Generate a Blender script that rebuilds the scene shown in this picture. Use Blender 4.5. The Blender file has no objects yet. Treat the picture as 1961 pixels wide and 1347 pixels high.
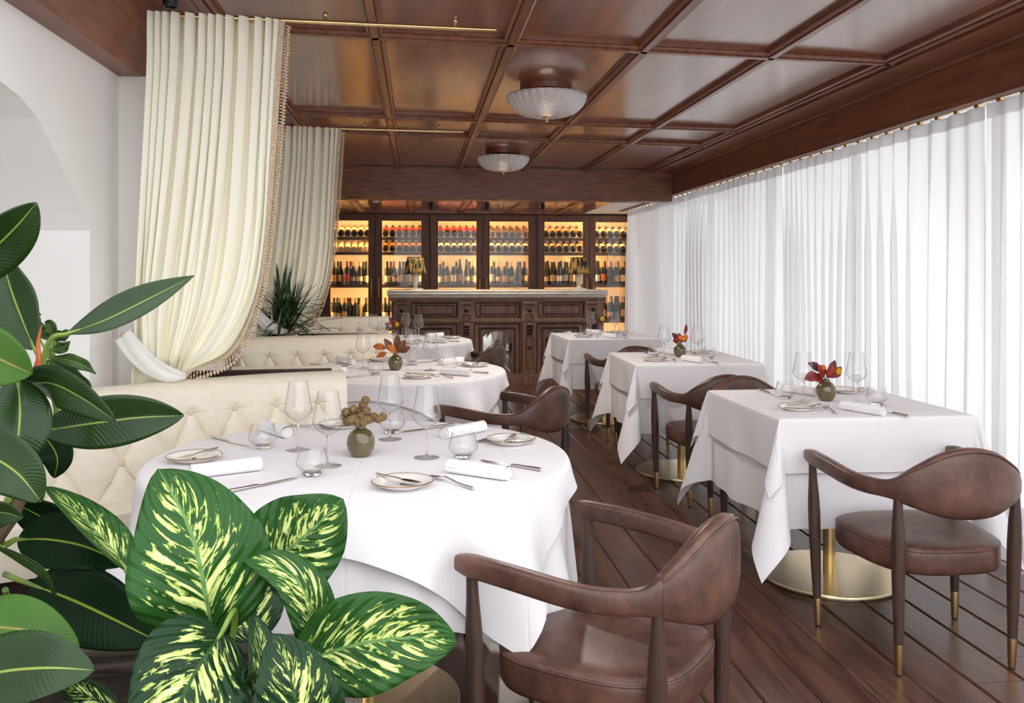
import bpy, math, random
from mathutils import Vector, Matrix
random.seed(7)
S = bpy.context.scene
COL = S.collection
PI = math.pi
# ------------------------------------------------------------------ camera, world, exposure
F, CX, HY, CAMH = 1650.0, 980.5, 525.0, 1.3125
VPX = 800.0
TH = math.atan((CX - VPX) / F)
cd = bpy.data.cameras.new('camera')
cd.sensor_width = 36.0
cd.lens = F * 36.0 / 1961.0
cd.shift_y = -(673.5 - HY) / 1961.0
cd.clip_start = 0.02
cam = bpy.data.objects.new('camera', cd)
COL.objects.link(cam)
cam.location = (0, 0, CAMH)
cam.rotation_euler = (PI / 2, 0, -TH)
S.camera = cam
w = bpy.data.worlds.new('daylight')
S.world = w
w.use_nodes = True
bg = w.node_tree.nodes['Background']
bg.inputs[0].default_value = (0.97, 0.985, 1.0, 1)
bg.inputs[1].default_value = 1.28
S.view_settings.view_transform = 'Standard'
S.view_settings.look = 'None'
S.view_settings.gamma = 1.0
S.view_settings.use_curve_mapping = False
S.view_settings.exposure = 0.96
S.cycles.use_denoising = True
S.cycles.max_bounces = 10
S.cycles.diffuse_bounces = 5
S.cycles.glossy_bounces = 4
S.cycles.transparent_max_bounces = 24
S.cycles.transmission_bounces = 6
S.cycles.caustics_reflective = False
S.cycles.sample_clamp_indirect = 6.0

# ------------------------------------------------------------------ pixel -> room helpers
CT, ST = math.cos(TH), math.sin(TH)
def cam2room(xc, zc, z): return Vector((xc * CT + zc * ST, -xc * ST + zc * CT, z))
def D(px, py, Z): return cam2room((px - CX) / F * Z, Z, CAMH - (py - HY) / F * Z)
def P(px, py, h): return D(px, py, (CAMH - h) * F / (py - HY))
def W(X, Z, z=0.0): return cam2room(X + (VPX - CX) / F * Z, Z, z)
def ray(px, py): return Vector(((px - CX) / F * CT + ST, -(px - CX) / F * ST + CT, -(py - HY) / F))
def onY(px, py, y):
    r = ray(px, py); return Vector((0, 0, CAMH)) + r * (y / r.y)
def onX(px, py, x):
    r = ray(px, py); return Vector((0, 0, CAMH)) + r * (x / r.x)

# ------------------------------------------------------------------ mesh builder
class MB:
    def __init__(s): s.v = []; s.f = []; s.m = []; s.uv = {}
    def add(s, vs, fs, m=0):
        o = len(s.v); s.v += [tuple(x) for x in vs]
        for f in fs: s.f.append(tuple(i + o for i in f)); s.m.append(m)
        return o
    def box(s, x0, x1, y0, y1, z0, z1, m=0):
        vs = [(x, y, z) for z in (z0, z1) for y in (y0, y1) for x in (x0, x1)]
        s.add(vs, [(0, 2, 3, 1), (4, 5, 7, 6), (0, 1, 5, 4), (2, 6, 7, 3), (0, 4, 6, 2), (1, 3, 7, 5)], m); return s
    def grid(s, fn, nu, nv, cu=False, cv=False, m=0, uv=False):
        pts = []; uvs = []
        for i in range(nu):
            for j in range(nv):
                a = i / (nu if cu else nu - 1); b = j / (nv if cv else nv - 1)
                pts.append(tuple(fn(a, b))); uvs.append((a, b))
        fs = []
        for i in range(nu if cu else nu - 1):
            for j in range(nv if cv else nv - 1):
                i2, j2 = (i + 1) % nu, (j + 1) % nv
                fs.append((i * nv + j, i2 * nv + j, i2 * nv + j2, i * nv + j2))
        o = s.add(pts, fs, m)
        if uv:
            for k, t in enumerate(uvs): s.uv[o + k] = t
        return s
    def lathe(s, prof, n=24, c=(0, 0, 0), M=None, m=0, cap=True):
        c = Vector(c); pts = []
        for r, z in prof:
            for k in range(n):
                a = 2 * PI * k / n
                p = Vector((r * math.cos(a), r * math.sin(a), z))
                if M is not None: p = M @ p
                pts.append(p + c)
        fs = []; L = len(prof)
        for i in range(L - 1):
            for k in range(n):
                k2 = (k + 1) % n
                fs.append((i * n + k, i * n + k2, (i + 1) * n + k2, (i + 1) * n + k))
        if cap:
            if prof[0][0] > 1e-5: fs.append(tuple(reversed(range(n))))
            if prof[-1][0] > 1e-5: fs.append(tuple((L - 1) * n + k for k in range(n)))
        s.add(pts, fs, m); return s
    def tube(s, pts, rad, n=8, m=0, cap=True):
        pts = [Vector(p) for p in pts]; L = len(pts)
        if not hasattr(rad, '__len__'): rad = [rad] * L
        vs = []; prev = None
        for i in range(L):
            t = (pts[min(i + 1, L - 1)] - pts[max(i - 1, 0)]).normalized()
            if prev is None:
                up = Vector((0, 0, 1)) if abs(t.z) < 0.9 else Vector((1, 0, 0))
                a = t.cross(up).normalized()
            else:
                a = (prev - t * prev.dot(t)).normalized()
            prev = a; b = t.cross(a)
            for k in range(n):
                g = 2 * PI * k / n
                vs.append(pts[i] + (a * math.cos(g) + b * math.sin(g)) * rad[i])
        fs = []
        for i in range(L - 1):
            for k in range(n):
                k2 = (k + 1) % n
                fs.append((i * n + k, i * n + k2, (i + 1) * n + k2, (i + 1) * n + k))
        if cap: fs += [tuple(reversed(range(n))), tuple((L - 1) * n + k for k in range(n))]
        s.add(vs, fs, m); return s
    def ball(s, c, r, n=10, m=0, sz=1.0):
        k = max(4, n // 2 + 1)
        return s.lathe([(max(1e-4, r * math.sin(PI * i / k)), -r * sz * math.cos(PI * i / k)) for i in range(k + 1)], n, c, m=m, cap=False)
    def bar(s, a, b, wd, ht, m=0):
        """rectangular bar from a to b, width wd across, ht in z (centre line at mid height)"""
        a, b = Vector(a), Vector(b); t = (b - a).normalized()
        up = Vector((0, 0, 1)) if abs(t.z) < 0.95 else Vector((0, 1, 0))
        sd = t.cross(up).normalized(); u2 = sd.cross(t)
        vs = []
        for p in (a, b):
            for i, j in ((-1, -1), (1, -1), (1, 1), (-1, 1)): vs.append(p + sd * (i * wd / 2) + u2 * (j * ht / 2))
        s.add(vs, [(0, 1, 2, 3), (7, 6, 5, 4), (0, 4, 5, 1), (1, 5, 6, 2), (2, 6, 7, 3), (3, 7, 4, 0)], m); return s
    def build(s, name, mats, parent=None, smooth=True, ang=40, bevel=0.0, solid=0.0, sub=0):
        me = bpy.data.meshes.new(name)
        me.from_pydata(s.v, [], s.f); me.validate()
        if not isinstance(mats, (list, tuple)): mats = [mats]
        for mt in mats: me.materials.append(mt)
        if len(me.polygons) == len(s.m): me.polygons.foreach_set('material_index', s.m)
        if s.uv:
            ul = me.uv_layers.new(name='UVMap')
            for lp in me.loops: ul.data[lp.index].uv = s.uv.get(lp.vertex_index, (0, 0))
        import bmesh
        bm = bmesh.new(); bm.from_mesh(me); bmesh.ops.recalc_face_normals(bm, faces=bm.faces); bm.to_mesh(me); bm.free()
        if smooth:
            me.polygons.foreach_set('use_smooth', [True] * len(me.polygons))
            me.set_sharp_from_angle(angle=math.radians(ang))
        o = bpy.data.objects.new(name, me); COL.objects.link(o)
        if parent is not None: o.parent = parent
        if solid:
            md = o.modifiers.new('solid', 'SOLIDIFY'); md.thickness = solid; md.offset = 0
        if sub:
            md = o.modifiers.new('sub', 'SUBSURF'); md.levels = sub; md.render_levels = sub
        if bevel:
            md = o.modifiers.new('bevel', 'BEVEL'); md.width = bevel; md.segments = 2; md.limit_method = 'ANGLE'
        return o

def tag(o, label=None, cat=None, group=None, kind=None):
    if label: o['label'] = label
    if cat: o['category'] = cat
    if group: o['group'] = group
    if kind: o['kind'] = kind
    return o
def thing(name, label, cat, loc=(0, 0, 0), rotz=0.0, group=None):
    o = bpy.data.objects.new(name, None); COL.objects.link(o)
    o.location = loc; o.rotation_euler = (0, 0, rotz); o.empty_display_size = 0.1
    return tag(o, label, cat, group)
def struct(name, mb, mats, **k):
    return tag(mb.build(name, mats, **k), kind='structure')
def copy_tree(o, parent=None):
    c = o.copy(); COL.objects.link(c)
    if parent is not None: c.parent = parent
    for ch in list(o.children): copy_tree(ch, c)
    return c
USED = set()
def inst(proto, loc, rotz, label, group=None):
    if proto.name in USED: o = copy_tree(proto)
    else: o = proto; USED.add(proto.name)
    o.location = loc; o.rotation_euler = (o.rotation_euler[0], o.rotation_euler[1], rotz)
    o['label'] = label
    if group: o['group'] = group
    return o
def catmull(pts, n):
    pts = [Vector(p) for p in pts]; out = []; L = len(pts)
    for k in range(n):
        x = k / (n - 1) * (L - 1); i = min(int(x), L - 2); t = x - i
        p1, p2 = pts[i], pts[i + 1]
        p0 = pts[i - 1] if i > 0 else p1 * 2 - p2
        p3 = pts[i + 2] if i + 2 < L else p2 * 2 - p1
        out.append(0.5 * ((2 * p1) + (p2 - p0) * t + (2 * p0 - 5 * p1 + 4 * p2 - p3) * t * t + (3 * p1 - p0 - 3 * p2 + p3) * t ** 3))
    return out
def lerp_tab(tab, x):
    if x <= tab[0][0]: return tab[0][1]
    for (a, b), (c, d) in zip(tab, tab[1:]):
        if x <= c: return b + (d - b) * (x - a) / (c - a)
    return tab[-1][1]
def sstep(a, b, x):
    t = min(1, max(0, (x - a) / (b - a))); return t * t * (3 - 2 * t)

# ------------------------------------------------------------------ materials
def srgb(r, g, b):
    f = lambda c: (c / 255 / 12.92) if c / 255 <= 0.04045 else ((c / 255 + 0.055) / 1.055) ** 2.4
    return (f(r), f(g), f(b), 1)
def base_mat(name, col, rough=0.5, metal=0.0, spec=0.5, coat=0.0):
    m = bpy.data.materials.new(name); m.use_nodes = True
    b = m.node_tree.nodes['Principled BSDF']
    b.inputs['Base Color'].default_value = col; b.inputs['Roughness'].default_value = rough
    b.inputs['Metallic'].default_value = metal; b.inputs['Specular IOR Level'].default_value = spec
    if coat: b.inputs['Coat Weight'].default_value = coat; b.inputs['Coat Roughness'].default_value = 0.15
    return m, m.node_tree.nodes, m.node_tree.links, b
def noise_mat(name, c1, c2, scale=(5, 5, 5), rough=0.5, metal=0.0, detail=6, bump=0.0, spec=0.5, coat=0.0, lo=0.35, hi=0.65, dist=0.0, nscale=1.0, rv=0.0):
    m, N, L, b = base_mat(name, c1, rough, metal, spec, coat)
    tc = N.new('ShaderNodeTexCoord'); mp = N.new('ShaderNodeMapping'); mp.inputs['Scale'].default_value = scale
    nz = N.new('ShaderNodeTexNoise'); nz.inputs['Scale'].default_value = nscale; nz.inputs['Detail'].default_value = detail
    nz.inputs['Distortion'].default_value = dist
    cr = N.new('ShaderNodeValToRGB'); cr.color_ramp.elements[0].position = lo; cr.color_ramp.elements[1].position = hi
    cr.color_ramp.elements[0].color = c1; cr.color_ramp.elements[1].color = c2
    L.new(tc.outputs['Object'], mp.inputs['Vector']); L.new(mp.outputs[0], nz.inputs['Vector'])
    L.new(nz.outputs['Fac'], cr.inputs[0]); L.new(cr.outputs[0], b.inputs['Base Color'])
    if bump:
        bp = N.new('ShaderNodeBump'); bp.inputs['Strength'].default_value = bump; bp.inputs['Distance'].default_value = 0.01
        L.new(nz.outputs['Fac'], bp.inputs['Height']); L.new(bp.outputs[0], b.inputs['Normal'])
    if rv:
        mr = N.new('ShaderNodeMapRange'); mr.inputs[3].default_value = rough - rv; mr.inputs[4].default_value = rough + rv
        L.new(nz.outputs['Fac'], mr.inputs[0]); L.new(mr.outputs[0], b.inputs['Roughness'])
    return m
M = {}
M['plaster'] = noise_mat('white_plaster', srgb(246, 245, 244), srgb(250, 249, 248), (2, 2, 2), 0.8)
M['ceil'] = noise_mat('ceiling_oak', srgb(114, 58, 32), srgb(150, 82, 48), (9, 1.2, 9), 0.3, bump=0.10, detail=8, dist=1.2, coat=1.0, spec=0.7)
M['ceil_trim'] = noise_mat('ceiling_moulding_oak', srgb(112, 64, 44), srgb(140, 86, 60), (30, 3, 30), 0.3, bump=0.05, coat=0.2)
M['beam'] = noise_mat('beam_oak', srgb(108, 68, 50), srgb(146, 98, 74), (3, 3, 26), 0.38, bump=0.12, detail=9, dist=2.0)
M['beam_y'] = noise_mat('side_beam_oak', srgb(112, 66, 46), srgb(140, 88, 62), (26, 2, 26), 0.38, bump=0.1, detail=8, dist=1.0)
M['bar'] = noise_mat('bar_oak', srgb(116, 84, 66), srgb(148, 112, 90), (28, 28, 2.5), 0.42, bump=0.08, detail=8, dist=0.6)
M['bar_dark'] = noise_mat('bar_moulding', srgb(62, 40, 30), srgb(80, 54, 42), (20, 20, 3), 0.4)
M['cabinet'] = noise_mat('cabinet_oak', srgb(100, 68, 54), srgb(126, 90, 72), (28, 28, 2.5), 0.42, bump=0.06, detail=8, dist=0.6)
M['shelf'] = noise_mat('shelf_wood', srgb(78, 52, 42), srgb(96, 66, 54), (3, 20, 20), 0.45)
M['floor'] = noise_mat('floor_oak', srgb(70, 44, 35), srgb(100, 66, 51), (16, 1.6, 8), 0.30, bump=0.05, detail=9, dist=1.6, rv=0.05)
M['gap'] = base_mat('floor_gap', srgb(22, 13, 10), 0.7)[0]
M['darkwood'] = noise_mat('dark_walnut', srgb(40, 26, 20), srgb(58, 38, 30), (20, 3, 20), 0.45)
M['leg'] = noise_mat('stained_ash_leg', srgb(58, 40, 34), srgb(78, 56, 48), (60, 60, 5), 0.45, bump=0.06, detail=6)
M['brass'] = noise_mat('brushed_brass', (0.72, 0.53, 0.25, 1), (0.80, 0.61, 0.32, 1), (60, 60, 2), 0.24, 1.0)
M['brass_disc'] = noise_mat('satin_brass', (0.74, 0.60, 0.37, 1), (0.80, 0.66, 0.43, 1), (40, 2, 40), 0.30, 1.0)
M['ferrule'] = base_mat('antique_brass', (0.50, 0.34, 0.16, 1), 0.34, 1.0)[0]
M['steel'] = base_mat('polished_steel', (0.72, 0.68, 0.64, 1), 0.12, 1.0)[0]
M['black'] = base_mat('black_metal', (0.012, 0.012, 0.014, 1), 0.4)[0]
M['cream'] = noise_mat('cream_leather', srgb(238, 228, 208), srgb(243, 234, 217), (30, 30, 30), 0.42, bump=0.02)
M['button'] = base_mat('cream_button', srgb(226, 212, 188), 0.45)[0]
M['napkin'] = noise_mat('white_linen_napkin', srgb(242, 240, 241), srgb(247, 245, 246), (200, 200, 200), 0.85)
M['cloth'] = noise_mat('white_tablecloth', srgb(237, 234, 237), srgb(243, 240, 243), (3, 3, 3), 0.8)
def crease_cloth():
    m = M['cloth']; N, L = m.node_tree.nodes, m.node_tree.links; b = N['Principled BSDF']
    tc = N.new('ShaderNodeTexCoord'); sp = N.new('ShaderNodeSeparateXYZ'); L.new(tc.outputs['Object'], sp.inputs[0])
    outs = []
    for i in (0, 1):
        a = N.new('ShaderNodeMath'); a.operation = 'PINGPONG'; a.inputs[1].default_value = 0.215; L.new(sp.outputs[i], a.inputs[0]); outs.append(a.outputs[0])
    mn = N.new('ShaderNodeMath'); mn.operation = 'MINIMUM'; L.new(outs[0], mn.inputs[0]); L.new(outs[1], mn.inputs[1])
    mr = N.new('ShaderNodeMapRange'); mr.inputs[2].default_value = 0.004; L.new(mn.outputs[0], mr.inputs[0])
    nz = N.new('ShaderNodeTexNoise'); nz.inputs['Scale'].default_value = 9; nz.inputs['Detail'].default_value = 3; L.new(tc.outputs['Object'], nz.inputs['Vector'])
    ad = N.new('ShaderNodeMath'); ad.operation = 'MULTIPLY_ADD'; ad.inputs[1].default_value = 2.0; L.new(nz.outputs['Fac'], ad.inputs[0]); L.new(mr.outputs[0], ad.inputs[2])
    bp = N.new('ShaderNodeBump'); bp.inputs['Strength'].default_value = 0.35; bp.inputs['Distance'].default_value = 0.004
    L.new(ad.outputs[0], bp.inputs['Height']); L.new(bp.outputs[0], b.inputs['Normal'])
crease_cloth()
M['porcelain'] = base_mat('white_porcelain', srgb(240, 236, 231), 0.12, coat=0.3)[0]
M['goldrim'] = base_mat('gold_rim', srgb(150, 110, 70), 0.25, 0.8)[0]
M['emblem'] = base_mat('brown_emblem', srgb(88, 62, 42), 0.4)[0]
M['vase'] = noise_mat('olive_glaze', srgb(84, 73, 46), srgb(106, 94, 62), (14, 14, 14), 0.07, coat=0.6, spec=0.7)
M['marble'] = noise_mat('pale_marble', srgb(214, 206, 196), srgb(236, 231, 224), (3, 3, 6), 0.22, detail=10, dist=2.5)
M['mirror'] = base_mat('mirror', (0.86, 0.85, 0.83, 1), 0.02, 1.0)[0]
M['track'] = base_mat('rail_brass', (0.7, 0.52, 0.24, 1), 0.3, 1.0)[0]
M['white_paint'] = base_mat('white_paint', srgb(240, 238, 236), 0.5)[0]
M['winframe'] = base_mat('grey_window_frame', srgb(226, 226, 226), 0.5)[0]
M['soil'] = noise_mat('soil', srgb(30, 22, 16), srgb(52, 40, 30), (60, 60, 60), 0.95, bump=0.6)
M['planter'] = noise_mat('weathered_wood', srgb(58, 47, 42), srgb(128, 112, 104), (3, 50, 50), 0.7, bump=0.35, detail=8, dist=0.8)
M['stem'] = noise_mat('green_stem', srgb(92, 122, 44), srgb(134, 158, 70), (30, 30, 8), 0.4)
M['bark'] = noise_mat('brown_bark', srgb(82, 64, 46), srgb(112, 92, 70), (30, 30, 6), 0.8, bump=0.3)
M['fringe'] = noise_mat('beige_fringe', srgb(196, 170, 136), srgb(230, 212, 184), (160, 160, 160), 0.65, bump=0.2)
M['pod'] = noise_mat('dried_pod', srgb(122, 96, 62), srgb(186, 156, 112), (220, 220, 220), 0.85, bump=0.6)
M['dleaf_brown'] = noise_mat('brown_dried_leaf', srgb(86, 46, 24), srgb(128, 72, 36), (40, 40, 40), 0.5)
M['dleaf_orange'] = noise_mat('orange_dried_leaf', srgb(166, 84, 24), srgb(196, 112, 40), (40, 40, 40), 0.5)
M['dleaf_red'] = noise_mat('red_leaf', srgb(120, 24, 22), srgb(160, 46, 34), (40, 40, 40), 0.5)
M['dleaf_purple'] = noise_mat('purple_leaf', srgb(72, 34, 40), srgb(104, 60, 64), (40, 40, 40), 0.5)
M['yellow'] = noise_mat('yellow_billy_button', srgb(204, 150, 16), srgb(230, 182, 40), (200, 200, 200), 0.8, bump=0.5)
M['orangefl'] = noise_mat('orange_petal', srgb(206, 84, 24), srgb(228, 120, 40), (80, 80, 80), 0.6)
M['bud'] = noise_mat('red_sheath', srgb(178, 62, 34), srgb(206, 110, 54), (3, 3, 30), 0.4)

def leather(name, c1, c2, c3):
    m, N, L, b = base_mat(name, c1, 0.36, 0, 0.5)
    tc = N.new('ShaderNodeTexCoord')
    n1 = N.new('ShaderNodeTexNoise'); n1.inputs['Scale'].default_value = 7; n1.inputs['Detail'].default_value = 9; n1.inputs['Roughness'].default_value = 0.65
    n2 = N.new('ShaderNodeTexNoise'); n2.inputs['Scale'].default_value = 34; n2.inputs['Detail'].default_value = 4; n2.inputs['Distortion'].default_value = 3.0
    cr = N.new('ShaderNodeValToRGB'); cr.color_ramp.elements[0].position = 0.36; cr.color_ramp.elements[1].position = 0.66
    cr.color_ramp.elements[0].color = c1; cr.color_ramp.elements[1].color = c2
    cs = N.new('ShaderNodeValToRGB'); cs.color_ramp.elements[0].position = 0.60; cs.color_ramp.elements[1].position = 0.72
    mx = N.new('ShaderNodeMix'); mx.data_type = 'RGBA'; mx.inputs[7].default_value = c3
    mu = N.new('ShaderNodeMath'); mu.operation = 'MULTIPLY'; mu.inputs[1].default_value = 0.32
    L.new(tc.outputs['Object'], n1.inputs['Vector']); L.new(tc.outputs['Object'], n2.inputs['Vector'])
    L.new(n1.outputs['Fac'], cr.inputs[0]); L.new(n2.outputs['Fac'], cs.inputs[0]); L.new(cs.outputs[0], mu.inputs[0])
    L.new(cr.outputs[0], mx.inputs[6]); L.new(mu.outputs[0], mx.inputs[0]); L.new(mx.outputs[2], b.inputs['Base Color'])
    bp = N.new('ShaderNodeBump'); bp.inputs['Strength'].default_value = 0.06; bp.inputs['Distance'].default_value = 0.005
    L.new(n2.outputs['Fac'], bp.inputs['Height']); L.new(bp.outputs[0], b.inputs['Normal'])
    return m
M['leather'] = leather('brown_leather', srgb(66, 43, 36), srgb(114, 79, 66), srgb(150, 104, 78))
M['stitch'] = base_mat('tan_stitch', srgb(128, 84, 56), 0.6)[0]

def thin_glass(name, tint=(1, 1, 1), edge=(0.72, 0.72, 0.74), gl=1.0, rough=0.0, ior=1.5):
    m = bpy.data.materials.new(name); m.use_nodes = True
    N, L = m.node_tree.nodes, m.node_tree.links
    N.remove(N['Principled BSDF']); out = N['Material Output']
    tr = N.new('ShaderNodeBsdfTransparent'); g = N.new('ShaderNodeBsdfGlossy'); g.inputs['Roughness'].default_value = rough
    lf = N.new('ShaderNodeLayerWeight'); lf.inputs['Blend'].default_value = 0.5
    pw_ = N.new('ShaderNodeMath'); pw_.operation = 'POWER'; pw_.inputs[1].default_value = 4.0; L.new(lf.outputs['Facing'], pw_.inputs[0])
    fr = N.new('ShaderNodeMapRange'); fr.inputs[3].default_value = 0.04; fr.inputs[4].default_value = 0.75; L.new(pw_.outputs[0], fr.inputs[0])
    lw = N.new('ShaderNodeLayerWeight'); lw.inputs['Blend'].default_value = 0.35
    cr = N.new('ShaderNodeValToRGB'); cr.color_ramp.elements[0].color = (*tint, 1); cr.color_ramp.elements[1].color = (*edge, 1)
    cr.color_ramp.elements[0].position = 0.45; cr.color_ramp.elements[1].position = 0.98
    mu = N.new('ShaderNodeMath'); mu.operation = 'MULTIPLY'; mu.inputs[1].default_value = gl; mu.use_clamp = True
    mx = N.new('ShaderNodeMixShader')
    L.new(lw.outputs['Facing'], cr.inputs[0]); L.new(cr.outputs[0], tr.inputs[0])
    L.new(fr.outputs[0], mu.inputs[0]); L.new(mu.outputs[0], mx.inputs[0])
    L.new(tr.outputs[0], mx.inputs[1]); L.new(g.outputs[0], mx.inputs[2]); L.new(mx.outputs[0], out.inputs[0])
    return m
M['glass'] = thin_glass('clear_stemware_glass', (0.994, 0.994, 0.996), (0.84, 0.84, 0.86), 1.15)
M['pane'] = thin_glass('cabinet_pane_glass', (0.98, 0.98, 0.98), (0.9, 0.9, 0.9), 0.7)
def solid_glass(name, col, rough=0.0, tr=1.0):
    m, N, L, b = base_mat(name, col, rough)
    b.inputs['Transmission Weight'].default_value = tr; b.inputs['IOR'].default_value = 1.48
    return m
M['glass_base'] = solid_glass('thick_glass_base', (0.96, 0.96, 0.97, 1))
def fabric_trans(name, col, tcol, tfac, transp=0.0, rough=0.6, sheen=0.0):
    m, N, L, b = base_mat(name, col, rough)
    if sheen: b.inputs['Sheen Weight'].default_value = sheen
    out = N['Material Output']
    t = N.new('ShaderNodeBsdfTranslucent'); t.inputs[0].default_value = tcol
    m1 = N.new('ShaderNodeMixShader'); m1.inputs[0].default_value = tfac
    L.new(b.outputs[0], m1.inputs[1]); L.new(t.outputs[0], m1.inputs[2])
    last = m1
    if transp:
        tp = N.new('ShaderNodeBsdfTransparent'); m2 = N.new('ShaderNodeMixShader'); m2.inputs[0].default_value = transp
        L.new(m1.outputs[0], m2.inputs[1]); L.new(tp.outputs[0], m2.inputs[2]); last = m2
    L.new(last.outputs[0], out.inputs[0])
    return m
def sheer_mat():
    m, N, L, b = base_mat('sheer_voile', (0.80, 0.80, 0.81, 1), 0.9)
    t = N.new('ShaderNodeBsdfTranslucent'); t.inputs[0].default_value = (0.95, 0.95, 0.96, 1)
    m1 = N.new('ShaderNodeMixShader'); m1.inputs[0].default_value = 0.22
    L.new(b.outputs[0], m1.inputs[1]); L.new(t.outputs[0], m1.inputs[2])
    lw = N.new('ShaderNodeLayerWeight'); lw.inputs['Blend'].default_value = 0.5     # the weave closes when seen at a slant
    mr = N.new('ShaderNodeMapRange'); mr.inputs[1].default_value = 0.05; mr.inputs[2].default_value = 0.85; mr.inputs[3].default_value = 0.21; mr.inputs[4].default_value = 0.01
    tp = N.new('ShaderNodeBsdfTransparent'); m2 = N.new('ShaderNodeMixShader')
    L.new(lw.outputs['Facing'], mr.inputs[0]); L.new(mr.outputs[0], m2.inputs[0])
    L.new(m1.outputs[0], m2.inputs[1]); L.new(tp.outputs[0], m2.inputs[2]); L.new(m2.outputs[0], N['Material Output'].inputs[0])
    return m
M['sheer'] = sheer_mat()
M['satin'] = fabric_trans('ivory_satin', srgb(255, 252, 234), srgb(255, 246, 196), 0.07, 0.0, 0.26, 0.15)
M['tie'] = fabric_trans('white_satin_band', srgb(246, 245, 240), srgb(246, 245, 235), 0.10, 0.0, 0.22, 0.2)
def emit(name, col, st):
    m = bpy.data.materials.new(name); m.use_nodes = True
    N, L = m.node_tree.nodes, m.node_tree.links; N.remove(N['Principled BSDF'])
    e = N.new('ShaderNodeEmission'); e.inputs[0].default_value = (*col, 1); e.inputs[1].default_value = st
    L.new(e.outputs[0], N['Material Output'].inputs[0]); return m
M['led'] = emit('warm_led', (1.0, 0.60, 0.25), 24.0)
M['bulb'] = emit('warm_bulb', (1.0, 0.66, 0.30), 2.0)
M['bowl_bulb'] = emit('bowl_bulb', (1.0, 0.82, 0.6), 4.0)
M['cab_back'] = base_mat('cream_cabinet_back', srgb(238, 222, 192), 0.7)[0]
def bowl_glass():
    m, N, L, b = base_mat('seeded_art_glass', (0.92, 0.89, 0.90, 1), 0.18)
    b.inputs['Transmission Weight'].default_value = 0.35
    tc = N.new('ShaderNodeTexCoord'); n = N.new('ShaderNodeTexNoise'); n.inputs['Scale'].default_value = 90; n.inputs['Detail'].default_value = 3
    bp = N.new('ShaderNodeBump'); bp.inputs['Strength'].default_value = 0.7; bp.inputs['Distance'].default_value = 0.006
    L.new(tc.outputs['Object'], n.inputs['Vector']); L.new(n.outputs['Fac'], bp.inputs['Height']); L.new(bp.outputs[0], b.inputs['Normal'])
    return m
M['bowl'] = bowl_glass()

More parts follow.
